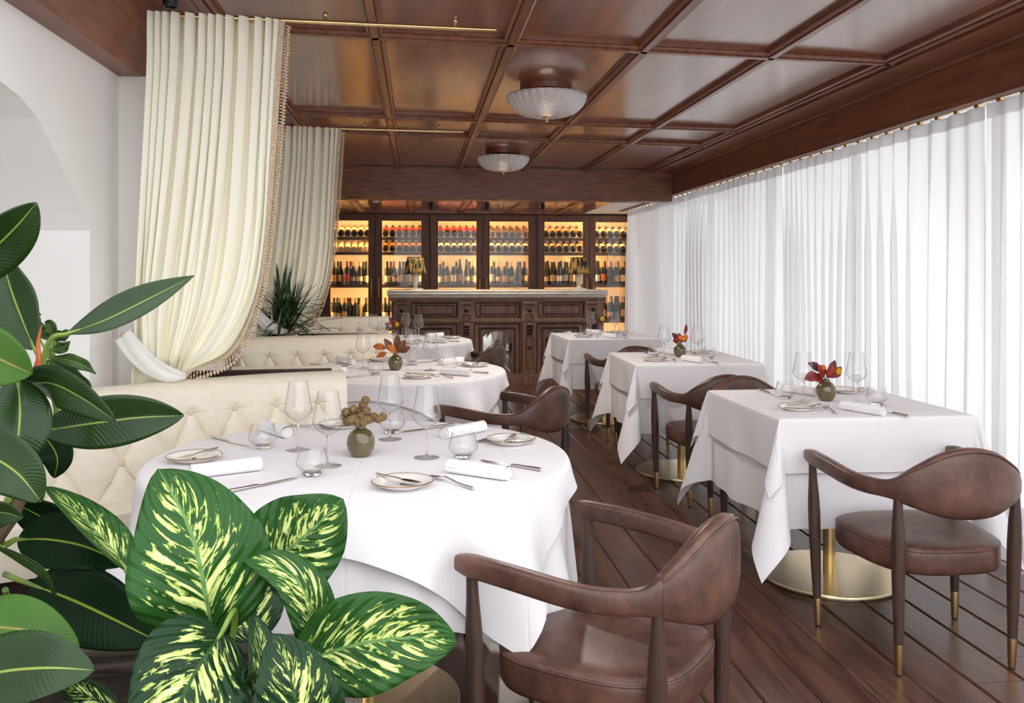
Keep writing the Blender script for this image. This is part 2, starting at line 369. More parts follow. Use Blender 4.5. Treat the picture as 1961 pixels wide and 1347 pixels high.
def leaf_mat(name, dark, mid, rib, vein=34.0, slope=0.55, rough=0.27, varieg=None, seed=0.0, spec=0.22):
    """u runs along the blade, v across it; side veins slant away from the midrib"""
    m, N, L, b = base_mat(name, dark, rough, 0, spec)
    uv = N.new('ShaderNodeUVMap'); uv.uv_map = 'UVMap'
    sx = N.new('ShaderNodeSeparateXYZ'); L.new(uv.outputs[0], sx.inputs[0])
    def mth(op, a, c=None, clamp=False):
        n = N.new('ShaderNodeMath'); n.operation = op; n.use_clamp = clamp
        for i, x in ((0, a), (1, c)):
            if x is None: continue
            if isinstance(x, (int, float)): n.inputs[i].default_value = x
            else: L.new(x, n.inputs[i])
        return n.outputs[0]
    av = mth('ABSOLUTE', mth('MULTIPLY', mth('SUBTRACT', sx.outputs[1], 0.5), 2.0))   # 0 rib .. 1 edge
    c1 = mth('SUBTRACT', sx.outputs[0], mth('MULTIPLY', av, slope * 0.45))
    wv = mth('SINE', mth('MULTIPLY', c1, vein * 2 * PI / 2))
    vn = mth('MULTIPLY', mth('POWER', mth('ABSOLUTE', wv), 6.0), 0.10 if not varieg else 0.2)
    tc = N.new('ShaderNodeTexCoord'); nz = N.new('ShaderNodeTexNoise'); nz.inputs['Scale'].default_value = 14; nz.inputs['Detail'].default_value = 4
    L.new(tc.outputs['Object'], nz.inputs['Vector'])
    mx = N.new('ShaderNodeMix'); mx.data_type = 'RGBA'; mx.inputs[6].default_value = dark; mx.inputs[7].default_value = mid
    L.new(mth('ADD', mth('MULTIPLY', nz.outputs['Fac'], 0.7), vn, True), mx.inputs[0])
    col = mx.outputs[2]
    if varieg:
        cb = N.new('ShaderNodeCombineXYZ')
        L.new(mth('MULTIPLY', c1, 19.0), cb.inputs[0]); L.new(mth('MULTIPLY', av, 2.7), cb.inputs[1])
        sg = mth('MULTIPLY', mth('GREATER_THAN', sx.outputs[1], 0.5), 7.3); L.new(mth('ADD', sg, seed), cb.inputs[2])
        n2 = N.new('ShaderNodeTexNoise'); n2.inputs['Scale'].default_value = 1.0; n2.inputs['Detail'].default_value = 3.5; n2.inputs['Roughness'].default_value = 0.62
        n2.inputs['Distortion'].default_value = 0.8
        L.new(cb.outputs[0], n2.inputs['Vector'])
        # the streaks thin out toward the edge and both ends
        fade = mth('MULTIPLY', mth('POWER', av, 4.0), 0.30)
        ends = mth('MULTIPLY', mth('POWER', mth('ABSOLUTE', mth('SUBTRACT', mth('MULTIPLY', sx.outputs[0], 2.0), 0.98)), 5.0), 0.22)
        core = mth('MULTIPLY', mth('POWER', mth('SUBTRACT', 1.0, av), 4.0), 0.04)
        val = mth('ADD', mth('SUBTRACT', mth('SUBTRACT', n2.outputs['Fac'], fade), ends), core)
        cr = N.new('ShaderNodeValToRGB'); cr.color_ramp.elements[0].position = 0.512; cr.color_ramp.elements[1].position = 0.528
        L.new(val, cr.inputs[0])
        cc = N.new('ShaderNodeValToRGB'); cc.color_ramp.elements[0].position = 0.50; cc.color_ramp.elements[1].position = 0.64
        cc.color_ramp.elements[0].color = varieg[0]; cc.color_ramp.elements[1].color = varieg[1]; L.new(val, cc.inputs[0])
        m2 = N.new('ShaderNodeMix'); m2.data_type = 'RGBA'
        L.new(cr.outputs[0], m2.inputs[0]); L.new(col, m2.inputs[6]); L.new(cc.outputs[0], m2.inputs[7]); col = m2.outputs[2]
    rb = N.new('ShaderNodeValToRGB'); rb.color_ramp.elements[0].position = 0.022; rb.color_ramp.elements[1].position = 0.045
    rb.color_ramp.elements[0].color = (1, 1, 1, 1); rb.color_ramp.elements[1].color = (0, 0, 0, 1)
    L.new(av, rb.inputs[0])
    m3 = N.new('ShaderNodeMix'); m3.data_type = 'RGBA'; m3.inputs[7].default_value = rib
    L.new(rb.outputs[0], m3.inputs[0]); L.new(col, m3.inputs[6]); L.new(m3.outputs[2], b.inputs['Base Color'])
    bp = N.new('ShaderNodeBump'); bp.inputs['Strength'].default_value = 0.10 if not varieg else 0.35; bp.inputs['Distance'].default_value = 0.003
    L.new(wv, bp.inputs['Height']); L.new(bp.outputs[0], b.inputs['Normal'])
    return m
M['rubber'] = leaf_mat('rubber_leaf', srgb(20, 42, 16), srgb(48, 80, 33), srgb(140, 160, 74), 60, 0.3, 0.22, spec=0.34)
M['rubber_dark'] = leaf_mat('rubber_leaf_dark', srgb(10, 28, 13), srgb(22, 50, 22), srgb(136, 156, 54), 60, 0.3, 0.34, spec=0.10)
M['rubber_light'] = leaf_mat('rubber_leaf_underside', srgb(56, 96, 34), srgb(88, 128, 54), srgb(150, 140, 80), 50, 0.3, 0.42)
M['small_leaf'] = leaf_mat('umbrella_leaf', srgb(34, 60, 22), srgb(72, 98, 44), srgb(120, 140, 70), 24, 0.5, 0.35)
VG = (srgb(146, 180, 58), srgb(226, 230, 158))
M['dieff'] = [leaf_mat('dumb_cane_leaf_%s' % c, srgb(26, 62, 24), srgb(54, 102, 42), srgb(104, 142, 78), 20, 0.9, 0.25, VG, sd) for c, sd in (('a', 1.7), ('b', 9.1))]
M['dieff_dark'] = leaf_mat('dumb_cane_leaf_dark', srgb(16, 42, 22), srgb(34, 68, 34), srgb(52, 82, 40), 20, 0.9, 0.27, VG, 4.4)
M['grassy'] = noise_mat('dracaena_blade', srgb(22, 44, 24), srgb(60, 92, 50), (20, 20, 20), 0.35)

# ================================================================== THE SETTING
ZC = 2.340           # underside of the ceiling battens
XL, XS, XB = -1.19, 2.68, 2.58   # left wall, sheer curtains, face of the right beam
Y0, YH = 2.2, 8.55             # open front edge, header beam
# floor planks, one mesh
fl = MB(); rnd = random.Random(3)
pw = 0.178; k = 0; x = -2.5
fl.add([(-2.6, -2.6, -0.012), (3.4, -2.6, -0.012), (3.4, 12.4, -0.012), (-2.6, 12.4, -0.012)], [(0, 1, 2, 3)], 1)
while x < 3.3:
    y = -2.6 - rnd.random() * 1.5
    while y < 12.3:
        L_ = 1.5 + rnd.random() * 1.1; y1 = min(y + L_, 12.4); x1 = x + pw - 0.003; b_ = 0.007; d_ = 0.006
        prof = [(x, -0.03), (x, -d_), (x + b_, 0), (x1 - b_, 0), (x1, -d_), (x1, -0.03)]
        n_ = len(prof)
        vs = [(a, y + 0.0012, z) for a, z in prof] + [(a, y1 - 0.0012, z) for a, z in prof]
        fl.add(vs, [(i, i + n_, (i + 1) % n_ + n_, (i + 1) % n_) for i in range(n_ - 1)] + [tuple(range(n_)), tuple(reversed(range(n_, 2 * n_)))], 0)
        y = y1
    x += pw; k += 1
struct('floor', fl, [M['floor'], M['gap']], smooth=False)

# ceiling slab and battens
ce = MB(); ce.box(XL - 0.1, 2.95, Y0, YH + 0.2, ZC + 0.035, ZC + 0.14)
struct('ceiling', ce, M['ceil'], smooth=False)
bt = MB()
def batten(a, b, wd=0.05):
    a = Vector((a[0], a[1], 0)); b = Vector((b[0], b[1], 0)); t = (b - a).normalized(); sd = Vector((t.y, -t.x, 0))
    bt.bar(a + Vector((0, 0, ZC + 0.018)), b + Vector((0, 0, ZC + 0.018)), wd * 0.62, 0.036)
    for s_ in (-1, 1):
        o_ = sd * (s_ * wd * 0.5)
        bt.tube([a + o_ + Vector((0, 0, ZC + 0.020)), b + o_ + Vector((0, 0, ZC + 0.020))], 0.0125, 8)
        o_ = sd * (s_ * wd * 0.66)
        bt.bar(a + o_ + Vector((0, 0, ZC + 0.030)), b + o_ + Vector((0, 0, ZC + 0.030)), 0.014, 0.012)
for X_ in (-0.83, -0.186, 0.418, 1.05, 1.69, 2.31):
    x_ = X_ * CT
    batten((x_, Y0), (x_, YH))
def crossline(p1, p2, dz=0.0):
    a, b = P(*p1, ZC), P(*p2, ZC); t = (b - a) / (b.x - a.x)
    q0 = a + t * (XL + 0.1 - a.x); q1 = a + t * (2.33 - a.x)
    batten((q0.x, q0.y + dz), (q1.x, q1.y + dz))
crossline((733, 76), (1700, 125)); crossline((755, 228), (1400, 253)); crossline((915, 266.5), (1359, 283))
struct('trim_1', bt, M['ceil_trim'], ang=35)
# right border board, right beam, left beam, header
rb = MB(); rb.box(2.345, XB, Y0, YH, ZC - 0.002, ZC + 0.036)
rb.tube([(XB - 0.012, Y0, ZC - 0.004), (XB - 0.012, YH, ZC - 0.004)], 0.013, 8)
struct('trim_2', rb, M['ceil_trim'], ang=35)
rb = MB(); rb.box(XB, XB + 0.06, Y0, 10.9, 2.118, ZC + 0.10)
struct('trim_3', rb, M['beam_y'], smooth=False, bevel=0.003)
lb = MB()
pr = [(-1.02, ZC + 0.05), (-1.02, ZC - 0.004), (-1.10, 2.105), (XL - 0.02, 2.105), (XL - 0.02, ZC + 0.05)]
vs = [(a, Y0, z) for a, z in pr] + [(a, YH, z) for a, z in pr]; n_ = len(pr)
lb.add(vs, [(i, i + n_, (i + 1) % n_ + n_, (i + 1) % n_) for i in range(n_)] + [tuple(range(n_)), tuple(range(n_, 2 * n_))])
struct('trim_4', lb, M['beam_y'], smooth=False, bevel=0.003)
hd = MB(); hd.box(XL, XB, YH, YH + 0.22, 2.052, ZC + 0.03); hd.box(XL, XB, YH - 0.012, YH, ZC - 0.03, ZC + 0.03)
struct('trim_5', hd, M['beam'], smooth=False, bevel=0.004)
# low ceiling over the bar
lc = MB(); lc.box(-2.5, 2.22, YH + 0.2, 12.1, 2.13, 2.3)
struct('ceiling_low', lc, M['ceil'], smooth=False)
lt = MB()
for xx in (-1.35, -0.72, -0.08, 0.56, 1.2, 1.84):
    lt.box(xx - 0.03, xx + 0.03, YH + 0.2, 11.45, 2.118, 2.131)
    for s_ in (-0.045, 0.045): lt.tube([(xx + s_, YH + 0.2, 2.126), (xx + s_, 11.45, 2.126)], 0.01, 6)
lt.box(-2.4, 2.22, 11.32, 11.48, 2.112, 2.131); lt.box(-2.4, 2.22, 9.3, 9.36, 2.118, 2.131)
struct('trim_6', lt, M['ceil_trim'])
sf = MB(); sf.box(2.22, 3.3, YH + 0.2, 12.1, 2.13, 2.3); sf.box(XB + 0.06, 3.0, Y0, YH + 0.2, 2.2, 2.4)
struct('ceiling_soffit', sf, M['plaster'], smooth=False)

# left wall with the arched alcove
arch_px = [(172, 560), (172, 442), (160, 408), (146, 374), (126, 331), (102, 283), (72, 226), (40, 186), (0, 155)]
arc = [onX(a, b, XL) for a, b in arch_px]
arc = [(p.y, p.z) for p in arc]
arc[0] = (arc[1][0], 0.0)
arc += [(arc[-1][0] - 0.16, arc[-1][1] + 0.022), (arc[-1][0] - 0.34, arc[-1][1] + 0.03)]
yc = arc[-1][0]; arc += [(2 * yc - a, z) for a, z in reversed(arc[:-1])]
wl = MB(); ZT = 2.46
wl.add([(XL, arc[0][0], 0), (XL, 8.85, 0), (XL, 8.85, ZT), (XL, arc[0][0], ZT)], [(0, 1, 2, 3)])
for (a, z), (b, z2) in zip(arc[1:-1], arc[2:-1]):
    wl.add([(XL, a, z), (XL, a, ZT), (XL, b, ZT), (XL, b, z2)], [(0, 1, 2, 3)])
wl.add([(XL, arc[-1][0], 0), (XL, -0.4, 0), (XL, -0.4, ZT), (XL, arc[-1][0], ZT)], [(0, 1, 2, 3)])
xb = -1.80
for (a, z), (b, z2) in zip(arc[:-1], arc[1:]):
    wl.add([(XL, a, z), (XL, b, z2), (xb, b, z2), (xb, a, z)], [(0, 1, 2, 3)])
wl.add([(xb, arc[0][0] + .1, 0), (xb, arc[-1][0] - .1, 0), (xb, arc[-1][0] - .1, 2.2), (xb, arc[0][0] + .1, 2.2)], [(0, 1, 2, 3)])
wl.add([(XL, 8.85, 0), (-2.5, 8.85, 0), (-2.5, 8.85, ZT), (XL, 8.85, ZT)], [(0, 1, 2, 3)])
wl.add([(-2.5, 8.85, 0), (-2.5, 12.2, 0), (-2.5, 12.2, ZT), (-2.5, 8.85, ZT)], [(0, 1, 2, 3)])
struct('wall_left', wl, M['plaster'], ang=30)
for i_, y_ in enumerate((3.60,)):
    pi_ = MB(); pi_.box(XL - 0.05, -1.075, y_, y_ + 0.3, 0, 2.106); struct('wall_pier_%d' % (i_ + 1), pi_, M['plaster'], smooth=False)
wb = MB(); wb.box(-2.6, 3.4, 12.1, 12.25, 0, 2.5)
struct('wall_back', wb, M['plaster'], smooth=False)
wr = MB(); wr.box(2.9, 3.3, 10.95, 12.2, 0, 2.4)
struct('wall_right', wr, M['plaster'], smooth=False)
# windows behind the sheers: frames, transoms, panes
yw = [1.2, 2.62, 4.04, 5.46, 6.88, 8.3, 9.72, 10.95]
for i in range(len(yw) - 1):
    a, b = yw[i], yw[i + 1]
    wf = MB()
    wf.box(2.88, 2.93, a, a + 0.022, 0, 2.25); wf.box(2.88, 2.93, b - 0.022, b, 0, 2.25)
    wf.box(2.88, 2.93, a, b, 0, 0.06); wf.box(2.86, 2.93, a, b, 2.17, 2.25)
    o = struct('window_%d' % (i + 1), wf, M['winframe'], smooth=False)
    wp = MB(); wp.box(2.892, 2.898, a + 0.022, b - 0.022, 0.06, 2.17)
    wp.build('window_pane', M['pane'], o, smooth=False)

# ================================================================== CURTAIN RAIL AND SHEERS
cr_ = MB(); cr_.box(XS - 0.014, XS + 0.014, 1.2, 10.9, 2.135, 2.155)
cr_.tube([(XS - 0.005, 1.2, 2.13), (XS - 0.005, 10.9, 2.13)], 0.006, 6)
o = thing('curtain_rail', 'thin brass rail carrying the white sheer curtains under the right beam', 'curtain rail')
cr_.build('rail', M['track'], o)
gl_ = MB()
yy = 1.3
while yy < 10.8:
    gl_.box(XS - 0.012, XS + 0.004, yy, yy + 0.03, 2.112, 2.132); yy += 0.16
gl_.build('gliders', M['track'], o)['kind'] = 'stuff'
def sheer(y0, y1, seed, label, amp=0.036, x0=XS):
    r = random.Random(seed); n = int((y1 - y0) / 0.0085); ph = 0; phs = []; ams = []
    f = 7.5
    for i in range(n):
        f += (r.random() - 0.5) * 1.3; f = min(13.0, max(4.6, f)); ph += 2 * PI * f * (y1 - y0) / (n - 1); phs.append(ph)
        ams.append(0.55 + 0.45 * math.sin(i * 0.021 + seed) * math.sin(i * 0.0073 + 2 * seed))
    def fn(a, b, o=0.0, za=2.115, zb=0.012):
        i = min(n - 1, int(round(a * (n - 1)))); z = za + (zb - za) * b; g = (2.115 - z) / 2.1
        p = phs[i] + g * 0.9 * math.sin(i * 0.013 + seed)
        A = amp * ams[i] * (0.55 + 0.75 * sstep(0, 0.35, g))
        q = math.sin(p); q = math.copysign(abs(q) ** 0.75, q)
        xx = x0 + A * q + 0.010 * math.sin(i * 0.05 + 3 * g)
        return (xx + o, y0 + (y1 - y0) * a + 0.35 * A * math.sin(2 * p) + 0.03 * g * math.sin(i * .009 + seed), z)
    o = thing('sheer_curtain', label, 'curtain', group='white sheer curtains along the windows')
    g = MB(); g.grid(fn, n, 14); g.build('panel', M['sheer'], o)
    g = MB(); g.grid(lambda a, b: fn(a, b, 0.004, 2.117, 2.045), n, 3); g.build('heading_tape', M['sheer'], o)
    return o
sheer(1.35, 3.80, 1.0, 'white sheer curtain nearest, overlapping in front of the next panel', 0.045, XS - 0.015)
sheer(3.83, 6.10, 2.3, 'white sheer curtain beside the nearest square table')
sheer(6.13, 8.42, 3.1, 'white sheer curtain beside the middle square table')
sheer(8.45, 10.85, 4.7, 'white sheer curtain farthest, reaching the wine cabinets')

# ================================================================== WINE CABINETS
YD = onY(924, 500, 11.5).y
def xd(px): return onY(px, 500, YD).x
def zd(py, px=924): return onY(px, py, YD).z
ZTOP, ZG0, ZG1 = 2.112, 0.22, zd(423.5)
shelf_z = [zd(454.5), zd(483), zd(545), zd(614.5), 0.20]     # tops of the shelves
units = [[(612, 718, 632, 706), (718, 822, 731, 807.5)], [(824, 924, 838, 913), (924, 1027, 937, 1012.5)], [(1029, 1129, 1042, 1117), (1129, 1232, 1140, 1215)]]
names3 = ['leftmost', 'middle', 'rightmost']
DEP = 0.42
for ui, u in enumerate(units):
    x0, x1 = xd(u[0][0]), xd(u[1][1])
    t = thing('wine_cabinet', '%s glass-fronted dark oak wine cabinet with two lit doors, behind the bar' % names3[ui], 'wine cabinet', ((x0 + x1) / 2, YD, 0), group='wine cabinets behind the bar')
    ox = (x0 + x1) / 2
    L0, L1 = x0 - ox, x1 - ox
    c = MB(); c.box(L0, L0 + 0.02, 0.03, DEP, 0, ZTOP); c.box(L1 - 0.02, L1, 0.03, DEP, 0, ZTOP)
    c.box(L0, L1, 0.03, DEP, ZTOP - 0.03, ZTOP); c.box(L0, L1, 0.03, DEP, 0, 0.16)
    c.box(L0 - 0.012, L0 + 0.012, -0.012, 0.03, 0, ZTOP); c.box(L1 - 0.012, L1 + 0.012, -0.012, 0.03, 0, ZTOP)
    md_ = xd(u[0][1]) - ox; c.box(md_ - 0.024, md_ + 0.024, 0.031, 0.052, 0.03, ZTOP)
    c.build('carcass', M['cabinet'], t, smooth=False)
    c = MB(); c.box(L0 + 0.02, L1 - 0.02, DEP - 0.02, DEP, 0.16, ZTOP - 0.03); c.build('back_panel', M['cab_back'], t, smooth=False)
    for sz in shelf_z:
        c = MB(); c.box(L0 + 0.02, L1 - 0.02, 0.075, DEP - 0.02, sz - 0.026, sz); c.box(L0 + 0.02, L1 - 0.02, 0.072, 0.086, sz - 0.042, sz); c.build('shelf', M['shelf'], t, smooth=False, bevel=0.002)
        c = MB(); c.box(L0 + 0.03, L1 - 0.03, 0.092, 0.104, sz - 0.034, sz - 0.0265); c.build('led_strip', M['led'], t, smooth=False)
    c = MB(); c.box(L0 + 0.03, L1 - 0.03, 0.10, 0.115, ZTOP - 0.045, ZTOP - 0.032); c.build('led_strip', M['led'], t, smooth=False)
    mid = xd(u[0][1]) - ox
    for xx in (L0 + 0.022, L1 - 0.030, mid - 0.036, mid + 0.028):
        c = MB(); c.box(xx, xx + 0.008, 0.055, 0.067, 0.20, ZTOP - 0.06); c.build('led_strip', M['led'], t, smooth=False)
    for di, dd in enumerate(u):
        a, b = xd(dd[0]) - ox + 0.004, xd(dd[1]) - ox - 0.004; ga, gb = xd(dd[2]) - ox, xd(dd[3]) - ox
        d_ = MB(); d_.box(a, ga, 0, 0.028, 0.03, ZTOP - 0.012); d_.box(gb, b, 0, 0.028, 0.03, ZTOP - 0.012)
        d_.box(ga, gb, 0, 0.028, ZG1, ZTOP - 0.012); d_.box(ga, gb, 0, 0.028, 0.03, ZG0)
        for (p, q) in (((ga, ZG0), (gb, ZG0)), ((ga, ZG1), (gb, ZG1)), ((ga, ZG0), (ga, ZG1)), ((gb, ZG0), (gb, ZG1))):
            d_.tube([(p[0], 0.001, p[1]), (q[0], 0.001, q[1])], 0.006, 6)
        dr = d_.build('door', M['cabinet'], t)
        g = MB(); g.box(ga, gb, 0.012, 0.017, ZG0, ZG1); g.build('glass_pane', M['pane'], dr, smooth=False)
        hx = (gb + b) / 2 - 0.002 if di == 0 else (a + ga) / 2 + 0.002
        h = MB(); hz = zd(552)
        h.tube([(hx, -0.045, hz - 0.10), (hx, -0.05, hz - 0.03), (hx, -0.05, hz + 0.03), (hx, -0.045, hz + 0.10)], [0.006, 0.010, 0.010, 0.006], 8)
        for s_ in (-1, 1):
            h.ball((hx, -0.042, hz + s_ * 0.112), 0.014, 8); h.tube([(hx, 0, hz + s_ * 0.108), (hx, -0.042, hz + s_ * 0.108)], 0.006, 6)
        h.build('handle', M['ferrule'], dr)

# ---- bottles
def gcol(name, c, r=0.12):
    m = base_mat(name, c, r)[0]; return m
BG = {'dark': gcol('dark_bottle_glass', (0.012, 0.014, 0.010, 1)), 'green': gcol('green_bottle_glass', (0.02, 0.035, 0.012, 1)), 'pale': gcol('pale_wrapped_bottle', srgb(226, 204, 158), 0.6), 'brown': gcol('paper_wrapped_bottle', srgb(104, 74, 48), 0.7)}
LB = {'cream': gcol('cream_label', srgb(240, 222, 180), 0.7), 'white': gcol('white_label', srgb(236, 232, 222), 0.7), 'tan': gcol('tan_label', srgb(206, 168, 120), 0.7), 'black': gcol('black_label', srgb(38, 34, 32), 0.6), 'red': gcol('red_label', srgb(176, 44, 30), 0.6), 'orange': gcol('orange_label', srgb(216, 120, 40), 0.6)}
CP = {'black': gcol('black_capsule', (0.015, 0.012, 0.012, 1), 0.35), 'red': gcol('red_capsule', srgb(190, 30, 28), 0.35), 'gold': gcol('gold_capsule', srgb(214, 168, 84), 0.35), 'yellow': gcol('yellow_capsule', srgb(232, 184, 30), 0.4), 'wine': gcol('wine_capsule', srgb(84, 26, 30), 0.4), 'pink': gcol('pink_capsule', srgb(222, 150, 150), 0.4), 'white': gcol('white_capsule', srgb(230, 226, 216), 0.4)}
SH = {'bordeaux': [(0.030, 0), (0.037, 0.004), (0.0375, 0.19), (0.033, 0.212), (0.018, 0.232), (0.0145, 0.245), (0.0140, 0.295), (0.0155, 0.297), (0.0155, 0.306), (0.0001, 0.307)],
      'burgundy': [(0.032, 0), (0.040, 0.004), (0.0405, 0.14), (0.038, 0.165), (0.028, 0.205), (0.018, 0.238), (0.0145, 0.262), (0.0140, 0.292), (0.0158, 0.294), (0.0158, 0.303), (0.0001, 0.304)],
      'sparkling': [(0.034, 0), (0.043, 0.005), (0.0435, 0.15), (0.040, 0.18), (0.026, 0.23), (0.0175, 0.262), (0.0165, 0.300), (0.0175, 0.302), (0.0170, 0.318), (0.0001, 0.320)],
      'flute': [(0.030, 0), (0.0365, 0.004), (0.037, 0.13), (0.034, 0.17), (0.022, 0.245), (0.0145, 0.295), (0.0135, 0.328), (0.015, 0.33), (0.015, 0.338), (0.0001, 0.339)]}
BP = {}
def bottle_proto(shape, glass, label, cap, lie=False):
    key = (shape, glass, label, cap, lie)
    if key in BP: return BP[key]
    t = thing('wine_bottle', None, 'bottle')
    pf = SH[shape]; Mx = None; r0 = pf[2][0]
    if lie:   # base toward the room, neck raised at the back
        al = math.radians(24); Mx = Matrix.Rotation(-(PI / 2 - al), 3, 'X')
        off = Vector((0, 0, r0 * math.cos(al) + 0.002))
    else: off = Vector((0, 0, 0))
    b = MB(); b.lathe(pf, 14, off, Mx); b.build('body', BG[glass], t)
    if label:
        r = r0 + 0.0012; z0, z1 = (0.03 + 0.004 * (len(BP) % 5), 0.105 + 0.011 * (len(BP) % 4)) if not lie else (0.06, 0.15)
        if False: pass
        l = MB(); l.lathe([(r, z0), (r, z1)], 14, off, Mx, cap=False); l.build('label', LB[label], t)
    if cap:
        top = pf[-1][1]; nk = [(r_ + 0.0012, z) for r_, z in pf if z > top - 0.055]
        zb = top - (0.062 if shape != 'sparkling' else 0.085)
        rb_ = lerp_tab([(z, r_) for r_, z in pf], zb) + 0.0012
        c = MB(); c.lathe([(rb_, zb)] + nk[:-1] + [(0.0001, top + 0.001)], 12, off, Mx); c.build('capsule', CP[cap], t)
    BP[key] = t
    return t
ords = ['first', 'second', 'third', 'fourth', 'fifth', 'sixth', 'seventh', 'eighth', 'ninth', 'tenth', 'eleventh', 'twelfth']
doorn = ['leftmost', 'second', 'third', 'fourth', 'fifth', 'rightmost']
rb_ = random.Random(11)
std = {0: [('burgundy', 'dark', 'tan', 'black'), ('burgundy', 'dark', 'tan', 'black'), ('bordeaux', 'dark', 'red', 'red'), ('burgundy', 'dark', 'cream', 'gold'), ('burgundy', 'dark', 'cream', 'gold'), ('bordeaux', 'dark', 'cream', 'black')],
       1: [('bordeaux', 'dark', 'cream', 'black'), ('bordeaux', 'dark', 'cream', 'red'), ('burgundy', 'dark', 'tan', 'black'), ('bordeaux', 'dark', 'tan', 'black'), ('burgundy', 'dark', 'cream', 'black'), ('burgundy', 'dark', 'cream', 'black')],
       2: [('flute', 'green', 'cream', 'gold'), ('burgundy', 'green', 'tan', 'yellow'), ('burgundy', 'dark', 'cream', 'white'), ('flute', 'dark', 'tan', 'wine'), ('flute', 'dark', 'cream', 'wine'), ('burgundy', 'dark', 'tan', 'gold')],
       3: [('bordeaux', 'green', 'cream', 'yellow'), ('burgundy', 'green', 'cream', 'gold'), ('burgundy', 'dark', 'tan', 'gold'), ('burgundy', 'green', 'cream', 'gold'), ('burgundy', 'dark', 'black', 'black'), ('bordeaux', 'dark', 'tan', 'wine')],
       4: [('burgundy', 'dark', 'tan', 'wine'), ('burgundy', 'dark', 'tan', 'black'), ('burgundy', 'dark', 'white', 'black'), ('bordeaux', 'dark', 'white', 'black'), ('burgundy', 'dark', 'tan', 'black'), ('bordeaux', 'dark', 'cream', 'wine')],
       5: [('sparkling', 'dark', 'white', 'black'), ('sparkling', 'dark', 'orange', 'yellow'), ('sparkling', 'dark', 'black', 'pink'), ('sparkling', 'dark', 'tan', 'gold'), ('sparkling', 'dark', 'cream', 'gold'), ('sparkling', 'dark', 'cream', 'gold')]}
low = {0: [('bordeaux', 'dark', 'cream', 'wine'), ('burgundy', 'dark', 'cream', 'gold'), ('bordeaux', 'dark', 'tan', 'yellow'), ('bordeaux', 'dark', 'black', 'red'), ('bordeaux', 'dark', 'black', 'gold'), ('bordeaux', 'pale', None, None), ('bordeaux', 'dark', 'cream', 'wine')],
       1: [('bordeaux', 'dark', 'cream', 'wine'), ('bordeaux', 'dark', 'cream', 'wine')],
       5: [('sparkling', 'dark', 'black', 'black'), ('sparkling', 'dark', 'tan', 'pink'), ('sparkling', 'green', 'tan', 'gold'), ('sparkling', 'dark', 'black', 'black'), ('sparkling', 'dark', 'tan', 'pink'), ('sparkling', 'dark', 'orange', 'gold')]}
CN = {'black': 'black-capped', 'red': 'red-capped', 'gold': 'gold-capped', 'yellow': 'yellow-capped', 'wine': 'wine-red-capped', 'pink': 'pink-capped', 'white': 'white-capped', None: 'pale wrapped'}
lyc = {(0, 0): ('dark', 'cream', 'gold'), (0, 1): ('pale', None, None), (1, 0): ('dark', 'red', 'black'), (1, 1): ('dark', 'orange', 'black'), (2, 0): ('dark', 'red', 'red'), (2, 1): ('dark', 'cream', 'black'), (3, 0): ('brown', None, None), (3, 1): ('dark', 'cream', 'black'), (4, 0): ('dark', 'tan', 'wine'), (4, 1): ('dark', 'tan', 'wine'), (5, 0): ('dark', 'cream', 'wine'), (5, 1): ('dark', 'cream', 'wine')}
for ui, u in enumerate(units):
    for di, dd in enumerate(u):
        dn = ui * 2 + di
        ga, gb = xd(dd[2]) + 0.01, xd(dd[3]) - 0.01
        lo_lim, hi_lim = xd(dd[0]) + (0.066 if di == 0 else 0.06), xd(dd[1]) - (0.066 if di == 1 else 0.06)
        for row in (0, 1):
            g, lb_, cp = lyc[(dn, row)]; n = 6
            for i in range(n):
                xx = ga + 0.035 + (gb - ga - 0.05) * i / (n - 1)
                o = inst(bottle_proto('bordeaux' if row else 'burgundy', g, lb_, cp, True), (xx, YD + 0.092 + rb_.random() * 0.008, shelf_z[row] + 0.001), 0,
                         '%s lying bottle from the left, %s rack, behind the %s cabinet door' % (ords[i], ['upper', 'lower'][row], doorn[dn]), 'reclining bottles in the upper racks')
        for rowname, tab, zi in (('third', std, 2), ('fourth', low, 3)):
            if dn not in tab: continue
            lst = tab[dn]; n = len(lst)
            b0, b1 = (ga + 0.03, gb - 0.03)
            if (rowname, dn) == ('third', 1): b0 = ga + 0.06
            if (rowname, dn) == ('fourth', 1): b1 = ga + 0.13
            for i, pr_ in enumerate(lst):
                xx = b0 + (b1 - b0) * i / (n - 1) + (rb_.random() - 0.5) * 0.006
                inst(bottle_proto(*pr_), (xx, YD + 0.13 + 0.010 * (i % 2), shelf_z[zi] + 0.001), rb_.uniform(-0.25, 0.25),
                     '%s front %s wine bottle, %s shelf, %s cabinet door' % (ords[i], CN[pr_[3]], rowname, doorn[dn]), 'standing wine bottles at the front')
            m_ = n - 1
            for i in range(0, m_, 2 if dn < 4 else 1):     # the row behind, in the gaps
                xx = b0 + (b1 - b0) * (i + 0.5) / max(1, n - 1)
                pr_ = rb_.choice([('bordeaux', 'dark', 'tan', 'black'), ('burgundy', 'dark', 'black', 'black'), ('bordeaux', 'dark', 'black', 'wine')]) if dn < 4 else rb_.choice([('sparkling', 'dark', 'black', 'black'), ('burgundy', 'dark', 'tan', 'black')])
                inst(bottle_proto(*pr_), (xx, YD + 0.235, shelf_z[zi] + 0.001), rb_.uniform(-0.25, 0.25),
                     '%s back-row dark wine bottle, %s shelf, %s cabinet door' % (ords[i], rowname, doorn[dn]), 'standing wine bottles in the back row')

